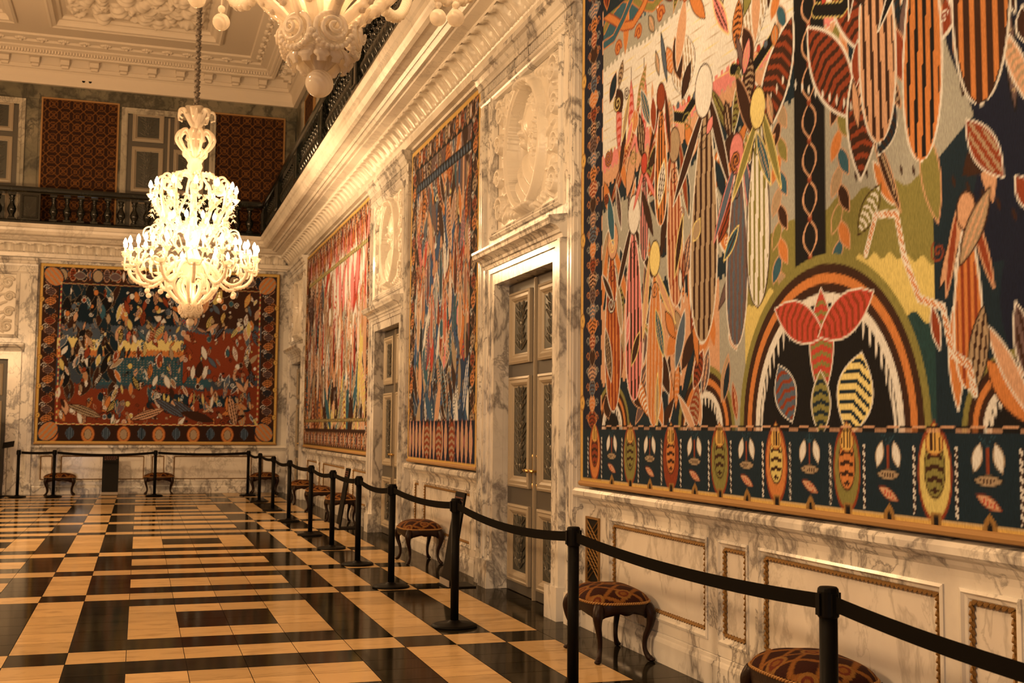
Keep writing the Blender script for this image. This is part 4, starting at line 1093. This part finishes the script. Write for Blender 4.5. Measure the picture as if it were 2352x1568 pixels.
    for k in range(12): a = 2*PI*k/12; candle(root, .60*math.cos(a), .60*math.sin(a), 4.80, 'u', first)
    # flower garlands round the waist
    def garland(b, a, k):
        for q in range(9):
            z = 4.08+q*.075; R_ = .50+.06*math.sin(q*.9+.4); c = rot([(R_, 0, z)], a+q*.10)[0]
            spray(b, c, a+q*.1, 3, .07, r); b.ball((c[0], c[1], c[2]), .028, 6, 4)
        b.tube([rot([(.50+.06*math.sin(q*.9+.4), 0, 4.08+q*.075)], a+q*.10)[0] for q in range(9)], .02, 6)
        b.tube(bez(rot([(.40,0,4.11),(.56,0,4.30),(.66,0,4.28),(.68,0,4.18),(.62,0,4.15)], a), 4), .012, 5); b.ball((c[0], c[1], 4.14), .025, 6, 4)
    ring('garland', 14, garland, .1)
    for k in range(9): a = 2*PI*k/9+.2; candle(root, .33*math.cos(a), .33*math.sin(a), 4.36, 'm', first)
    # main arms
    def marm(b, a, k):
        p = rot(bez([(.10,0,3.86),(.28,0,3.80),(.45,0,3.60),(.60,0,3.50),(.74,0,3.52),(.84,0,3.62),(.86,0,3.74)], 6), a); b.tube(p, .026, 7); beads(b, p, .024, .045, .012)
        p = rot(bez([(.45,0,3.62),(.48,0,3.78),(.58,0,3.86),(.66,0,3.80),(.64,0,3.70)], 5), a); b.tube(p, .016, 6)
        for da, R_, zz in ((-.12, .92, 3.86), (.12, .92, 3.86), (0, .74, 3.92)):
            q = rot([(.86,0,3.70)], a)[0]; e = rot([(R_,0,zz)], a+da)[0]; m = rot([((.86+R_)/2+.03,0,3.70)], a+da*.7)[0]
            b.tube(bez([q, m, e], 5), .012, 6); spray(b, (e[0], e[1], e[2]-.12), a, 3, .06, r)
        c = rot([(.86,0,3.72)], a)[0]; b.lathe([(.015,0),(.06,.015),(.09,.04),(.085,.045),(.02,.02)], c, 14, 6, .1)
        spray(b, rot([(.72,0,3.62)], a)[0], a, 4, .09, r); spray(b, rot([(.40,0,3.90)], a)[0], a, 5, .11, r)
    ring('main_arm', 12, marm)
    for k in range(12):
        a = 2*PI*k/12
        for da, R_, zz in ((-.12, .92, 3.93), (.12, .92, 3.93), (0, .74, 3.99)): candle(root, R_*math.cos(a+da), R_*math.sin(a+da), zz, 'l', first)
    # glass balls under the arms
    pend = None
    for k in range(12):
        a = 2*PI*(k+.5)/12 if k % 2 else 2*PI*k/12; zz = 3.40-.05*(k % 2)
        if pend is None:
            b = MB(); b.ball((0, 0, 0), .038, 14, 10); b.ball((0, 0, .058), .017, 8, 6); b.tube([(0,0,.07),(0,0,.13)], .003, 5); pend = b.build('glass_ball', M_glass, root, True); o = pend
        else: o = pend.copy(); COL.objects.link(o); o.parent = root
        o.location = (.60*math.cos(a), .60*math.sin(a), zz)
    # lower basket of loops
    def basket(b, a, k):
        p = rot(bez([(.04,0,3.18),(.12,0,3.23),(.23,0,3.31),(.33,0,3.43),(.345,0,3.56),(.24,0,3.65),(.10,0,3.64)], 6), a)
        b.tube(p, [.016+.013*math.sin(PI*i/(len(p)-1)) for i in range(len(p))], 7); beads(b, p[8:-4], .019, .036, .018)
        p = rot(bez([(.05,0,3.22),(.10,0,3.32),(.17,0,3.42),(.20,0,3.52),(.15,0,3.58),(.10,0,3.52)], 5), a+.2); b.tube(p, .014, 6)
    ring('basket_loop', 10, basket, .15)
    def flower(b, a, k):
        # outward-facing curled shell with a beaded rim
        pts = []
        for i in range(44):
            t = i/43; th = -1.9+t*5.2*PI; r_ = .076*(1-t*.88); pts.append((.135+.05*t, r_*math.cos(th)*(1 if k % 2 else -1), 3.165+r_*math.sin(th)*.95))
        pts = rot(pts, a); b.tube(pts, [.0125*(1-.45*i/43) for i in range(44)], 7)
        for q in range(11):
            th = -2.8+q*.25; c = rot([(.145, .084*math.cos(th), 3.165+.080*math.sin(th))], a)[0]; b.ball(c, .0125, 8, 6)
        for da in (-.25, .25):
            pts = rot([(.02,0,3.17),(.08,0,3.12),(.125,0,3.07),(.115,0,3.035)], a+da); b.tube(bez(pts, 4), [.03]*6+[.034]*4+[.02]*3, 6, .35)
        p = rot(bez([(.03,0,3.20),(.10,0,3.19),(.15,0,3.23),(.19,0,3.30)], 4), a+.1); b.tube(p, .017, 6)
    ring('lower_shell', 6, flower, .3)
    b = MB(); b.lathe([(.02,3.02),(.05,3.05),(.09,3.10),(.10,3.16),(.06,3.22),(.02,3.25)], n=28, lobes=7, amp=.1); b.build('lower_cup', M_glass, root, True)
    b = MB(); b.tube([(0,0,3.07),(0,0,3.14)], .005, 5); b.ball((0, 0, 3.045), .022, 12, 8); b.lathe([(.010,3.06),(.02,3.066),(.012,3.075)], n=10)
    b.ball((0, 0, 2.975), .057, 24, 16); b.build('bottom_ball', M_glass, root, True)
    return root
def lights(root, k=1.0):
    for x, y, z, P, rd in ((0,0,5.35,330,.25),(.0,0,4.05,300,.45),(.55,.0,4.75,90,.1),(-.55,0,4.75,90,.1),(.8,-.45,4.1,90,.1),(-.8,-.45,4.1,90,.1),(.0,.9,4.1,90,.1),(0,-.95,4.1,90,.1),(0,.0,3.40,60,.15)):
        L = bpy.data.lights.new('chandelier_light', 'POINT'); L.energy = P*k*LK; L.color = WARM; L.shadow_soft_size = rd
        o = bpy.data.objects.new('chandelier_light', L); COL.objects.link(o); o.parent = root; o.location = (x, y, z)
far_ch = chandelier((.645, 17.0, 0), 'brightly lit tiered milk-glass chandelier hanging before the far gallery')
near_ch = copy_tree(far_ch); near_ch.location = (.655, 4.6, -.08); near_ch.rotation_euler = (0, 0, .4)
near_ch['label'] = 'near glass chandelier cut by the top edge, only its lower scrolls and ball showing'
for o in near_ch.children:
    if o.name.startswith('chain'): o.location = (0, 0, .08)
lights(far_ch, 1.05); lights(near_ch, .52)
# the hall's second row of chandeliers, out of the picture to the left, each as one mesh
def simple_ch(loc, label):
    b = MB(); b.lathe([(.01,2.95),(.2,3.1),(.3,3.5),(.1,3.7),(.8,3.6),(.9,3.8),(.2,3.9),(.5,4.2),(.6,4.8),(.2,5.1),(.05,5.2),(.27,5.6),(.05,5.8),(.25,6.05),(.02,6.1),(.02,9.6)], n=24, lobes=12, amp=.1)
    o = b.build('chandelier', M_glass, None, True); o.location = loc; tag(o, label, 'chandelier', 'chandeliers of the second row')
    for z, P, rd in ((5.3,600,.3),(4.0,2350,.9)):
        L = bpy.data.lights.new('chandelier_light', 'POINT'); L.energy = P*LK; L.color = WARM; L.shadow_soft_size = rd
        q = bpy.data.objects.new('chandelier_light', L); COL.objects.link(q); q.parent = o; q.location = (0, 0, z)
        if z < 5: q.location = (0, 0, 3.0); L.shadow_soft_size = .3; q.location = (1.1, 0, 4.0)
for y, t_ in ((17.0, 'farther'), (4.6, 'nearer')):
    simple_ch((-5.9, y, 0), t_+' milk-glass chandelier of the second row, outside the picture to the left')

# ================================================================= STOOLS
def superell(a, ax, ay, n=3.2):
    c, s_ = math.cos(a), math.sin(a); q = (abs(c)**n+abs(s_)**n)**(-1/n); return ax*c*q, ay*s_*q
def make_stool():
    root = thing('upholstered_stool', 'x', 'stool')
    AX, AY = .315, .225
    n = 90; g = np.linspace(-1, 1, n); GX, GY = np.meshgrid(g, g)
    rad = np.maximum(np.abs(GX), np.abs(GY)); ang = np.arctan2(GY, GX)
    nn = 3.0; q = (np.abs(np.cos(ang))**nn+np.abs(np.sin(ang))**nn)**(-1/nn)
    X = rad*q*np.cos(ang)*AX; Y = rad*q*np.sin(ang)*AY
    Z = .385+.085*np.clip(1-rad**2.6, 0, 1)**.6 + .004*np.sin(ang*4)*rad
    p = Paint(.7, .52, np.linspace(-.35, .35, n), np.linspace(-.26, .26, n)); p.C[...] = (.028, .006, .0035)
    gc = (.17, .068, .014); g2 = (.20, .098, .025)
    U, V = X, Y
    for (fx, fy, ph) in ((1, .75, 0), (1, -.75, .5)):
        t = (U*fx+V*fy+.02*np.sin(U*18))/.135+ph; d = np.abs(t-np.round(t)); p.C[d < .115] = gc; p.C[d < .05] = (.20,.08,.02)
    t = U/.25; s2 = V/.19; qq = np.hypot((t-np.round(t))*.25, (s2-np.round(s2))*.19)
    p.C[qq < .052] = g2; p.C[(qq < .034)] = (.10,.02,.01); p.C[qq < .02] = gc
    grid_obj('seat_cushion', X, Y, Z, M_weave, p.C, root, True)
    b = MB(); m = 96
    def pt(k, s_=1.0, z=0): x, y = superell(2*PI*k/m, AX*s_, AY*s_, 3.0); return (x, y, z+.012*math.cos(8*PI*k/m)*0)
    # rope trim
    rp_ = MB()
    for k in range(m*1):
        a, c = pt(k, 1.01, .372), pt(k+1.3, 1.01, .386); rp_.tube([a, ((a[0]+c[0])/2*1.012, (a[1]+c[1])/2*1.012, (a[2]+c[2])/2), c], [.004, .008, .004], 5)
    rp_.build('rope_trim', M_gold_rope, root, True)
    # scalloped apron
    vs = []; fs = []
    for k in range(m):
        a = 2*PI*k/m; sc = abs(math.cos(2*a)); dz = .035+.03*(math.cos(4*a+PI)*.5+.5)**1.5+.014*max(0, math.cos(8*a))
        for s_, z in ((1.0, .385), (1.015, .365), (1.0, .35-dz*.4), (.985, .35-dz), (.93, .35-dz), (.92, .385)):
            x, y = superell(a, AX*s_, AY*s_, 3.0); vs.append((x, y, z))
    for k in range(m):
        l = (k+1) % m
        for j in range(5): fs.append((k*6+j, l*6+j, l*6+j+1, k*6+j+1))
    b.add(vs, fs)
    b.build('apron', M_wood, root, True)
    for sx in (-1, 1):
        for sy in (-1, 1):
            l = MB(); x, y = sx*.25, sy*.165
            P = [(x-sx*.0, y, .36), (x+sx*.022, y+sy*.02, .30), (x+sx*.018, y+sy*.016, .23), (x-sx*.006, y-sy*.005, .15), (x-sx*.010, y-sy*.008, .08), (x+sx*.010, y+sy*.008, .03), (x+sx*.035, y+sy*.028, .012)]
            l.tube(bez(P, 5), [.036,.037,.038,.038,.037,.036,.034,.031,.028,.026,.024,.022,.021,.020,.019,.018,.017,.016,.016,.0155,.0155,.0155,.016,.017,.018,.019,.020,.020,.018,.015,.010], 10)
            l.ball((x+sx*.03, y+sy*.025, .014), .019, 8, 6, (1.3, 1.2, .74)); l.ball((x+sx*.03, y+sy*.026, .30), .02, 7, 5, (1, 1, 1.8))
            l.build('leg', M_wood, root, True)
    return root
M_gold_rope = mat('gold_braid', (.34,.17,.045), .6)
stool0 = make_stool(); used = []
def stool(x, y, rz, label):
    o = stool0 if not used else copy_tree(stool0); used.append(1)
    o.location = (x, y, 0); o.rotation_euler = (0, 0, rz); o['label'] = label; o['category'] = 'stool'; o['group'] = 'stools along the walls'
stool(3.015, 7.16, PI/2, 'brown and gold upholstered stool behind the rope, just right of the nearest grey door')
stool(3.015, 4.72, PI/2, 'brown and gold upholstered stool cut by the bottom of the photo, nearest the camera')
stool(3.015, 12.60, PI/2, 'brown and gold stool between the two nearest grey doors, beside the black sign')
stool(3.015, 17.85, PI/2, 'nearest of the three stools under the reddish wall hanging, behind a black sign')
stool(3.015, 20.1, PI/2, 'middle one of the three stools under the reddish wall hanging')
stool(3.015, 22.3, PI/2, 'farthest of the three stools under the reddish wall hanging')
stool(2.68, 26.03, 0, 'stool against the end wall in the right corner of the hall')
stool(.44, 26.03, 0, 'stool against the end wall below the middle of the gold-bordered hanging')
stool(-1.56, 26.03, 0, 'stool against the end wall at far left, left of the dark information board')

# ================================================================= ROPE BARRIER
def make_post():
    root = thing('barrier_post', 'x', 'barrier post')
    b = MB(); b.lathe([(.172,0),(.175,.008),(.172,.016),(.15,.024),(.06,.030),(.045,.04),(.033,.05)], n=40); b.build('base', M_black, root, True)
    b = MB(); b.lathe([(.0315,.03),(.0315,.86)], n=20); b.build('pole', M_black, root, True)
    b = MB(); b.lathe([(.033,.855),(.037,.86),(.037,.945),(.035,.955),(.030,.960),(.001,.962)], n=20)
    for a in range(4):
        c = rot([(.036,-.012,0),(.044,-.012,0),(.044,.012,0),(.036,.012,0)], a*PI/2)
        vs = [(x, y, .865) for x, y, z in c]+[(x, y, .940) for x, y, z in c]; b.add(vs, [(0,3,2,1),(4,5,6,7),(0,1,5,4),(1,2,6,5),(2,3,7,6),(3,0,4,7)])
    b.build('head', M_black, root)
    return root
post0 = make_post()
posts = [(2.29,1.1),(2.29,3.48),(2.29,5.93),(2.31,8.47),(2.29,10.67),(2.30,12.46),(2.29,14.16),(2.28,15.96),(2.28,18.35),(2.28,20.64),(2.28,23.02),(2.25,25.2),(.345,25.4),(-1.645,25.45),(-2.33,25.45)]
pl = ['barrier post outside the right edge holding the belt end','second barrier post from the right, in front of the bottommost stool','tall barrier post in the foreground right of the nearest grey door','x',
      'barrier post just left of the stool between the two nearest doors','barrier post in front of the gap right of the reddish hanging','barrier post before the stools, left of the second black sign','fourth barrier post of the side row counted from the far corner post','third barrier post of the side row from the far corner post','second barrier post of the side row from the far corner post','first barrier post of the side row beside the far corner post','corner barrier post where the far row meets the side row','barrier post of the far row in front of the middle stool','barrier post of the far row in front of the far left stool','leftmost barrier post of the far row, where the belt ends']
pl[1] = 'barrier post at lower right, in front of the stool nearest the camera'; pl[3] = 'barrier post standing before the nearest black information board'
pl[5] = 'barrier post just right of the second black board, before the middle door'; pl[6] = 'barrier post standing just left of the second black board'
for k, (x, y) in enumerate(posts):
    o = post0 if k == 0 else copy_tree(post0)
    o.location = (x, y, 0); o['label'] = 'black '+pl[k]; o['category'] = 'barrier post'; o['group'] = 'retractable belt barrier posts'
    o.rotation_euler = (0, 0, 0)
    posts[k] = (x, y, o)
for k in range(len(posts)-1):
    (x0, y0, o0), (x1, y1, o1) = posts[k], posts[k+1]
    dx, dy = x1-x0, y1-y0; L = math.hypot(dx, dy); ux, uy = dx/L, dy/L; nx, ny = -uy*.0008, ux*.0008
    b = MB(); vs = []; fs = []; m = 16; sag = .05*min(1, L/2.2)*(.7 if k % 2 else 1.1)
    for i in range(m+1):
        t = i/m; px, py = ux*(.042+(L-.092)*t), uy*(.042+(L-.092)*t); z = .905-sag*4*t*(1-t)
        for (s_, h) in ((1, .027), (-1, .027), (-1, -.027), (1, -.027)): vs.append((px+nx*s_, py+ny*s_, z+h))
    for i in range(m):
        for j in range(4): fs.append((i*4+j, i*4+(j+1) % 4, (i+1)*4+(j+1) % 4, (i+1)*4+j))
    fs += [(3,2,1,0), (m*4, m*4+1, m*4+2, m*4+3)]
    b.add(vs, fs); b.build('belt', M_belt, o0)

# ================================================================= INFORMATION BOARDS
M_sign = mat('dark_board', (.008,.007,.006), .5, spec=.08); M_signtext = mat('dull_red_print', (.16,.06,.045), .6); M_pale = mat('pale_base', (.30,.26,.22), .5)
def board(loc, rz, label, h=.87, lean=.16):
    root = thing('information_board', label, 'information board', loc, rz)
    t = .02; w = .165
    def slab(b, z0, z1, o0, w_, th):
        y0, y1 = lean*z0/h, lean*z1/h
        b.add([(-w_,y0-o0,z0),(w_,y0-o0,z0),(w_,y0-o0+th,z0),(-w_,y0-o0+th,z0),(-w_,y1-o0,z1),(w_,y1-o0,z1),(w_,y1-o0+th,z1),(-w_,y1-o0+th,z1)], [(0,3,2,1),(4,5,6,7),(0,1,5,4),(1,2,6,5),(2,3,7,6),(3,0,4,7)])
    b = MB(); slab(b, .02, h, 0, w, t); b.build('board', M_sign, root)
    b = MB()
    r = random.Random(3)
    for row in range(3):
        x = -.13
        while x < .11:
            q = r.uniform(.02, .05); z = h-.05-row*.03; y = lean*z/h
            b.box(x, y-.004, z-.006, x+q, y-.001, z+.006); x += q+.012
    b.build('faded_print', M_signtext, root)
    b = MB(); b.box(-w, -.03, 0, w, .26, .012); b.build('foot', M_sign, root)
    b = MB(); b.box(-w, -.012, .012, w, -.002, .07); b.build('pale_strip', M_pale, root)
    return root
board((2.80, 10.62, 0), RW, 'black leaning information board behind the barrier post, left of the nearest grey door', .88, .14)
board((2.82, 16.95, 0), RW, 'black leaning information board in front of the stools under the reddish hanging', .88, .14)
board((-.555, 25.75, 0), 0, 'dark information board with faded red print, against the far end wall', .86, .16)
# left edge stands
b = MB(); t = thing('display_stand', 'tall black display stand cut by the left edge of the photo', 'display stand', (-3.02, 25.2, 0))
b.lathe([(.24,0),(.24,.02),(.05,.03)], n=30); b.build('base', M_black, t, True)
b = MB(); b.box(-.25, -.02, .12, .25, .02, 1.72); b.tube([(-.2,0,1.72),(-.1,0,1.79),(.1,0,1.79),(.2,0,1.72)], .05, 8); b.tube([(0,0,.02),(0,0,.13)], .02, 8); b.build('panel', M_black, t)
t = thing('label_lectern', 'thin pole with a small slanted dark label plate, left of the leftmost barrier post', 'lectern', (-2.58, 25.75, 0))
b = MB(); b.lathe([(.15,0),(.15,.012),(.02,.02)], n=24); b.build('base', M_black, t, True)
b = MB(); b.tube([(0,0,.015),(0,0,1.0)], .009, 8); b.build('pole', M_chain, t)
b = MB(); b.add([(-.09,-.07,.98),(.13,-.07,1.02),(.13,.07,1.13),(-.09,.07,1.09),(-.09,-.07,.99),(.13,-.07,1.03),(.13,.07,1.14),(-.09,.07,1.10)], [(0,3,2,1),(4,5,6,7),(0,1,5,4),(1,2,6,5),(2,3,7,6),(3,0,4,7)]); b.build('plate', M_sign, t)
# two small dark ports in the ceiling cornice
for k, x in enumerate((-1.40, -1.265)):
    b = MB(); b.tube([(x, YW-.165, 8.98), (x, YW-.14, 8.98)], .035, 16); o = b.build('cornice_port', M_black)
    tag(o, ('left' if k == 0 else 'right')+' one of the two tiny black round ports in the ceiling cornice', 'port', 'ports in the ceiling cornice')
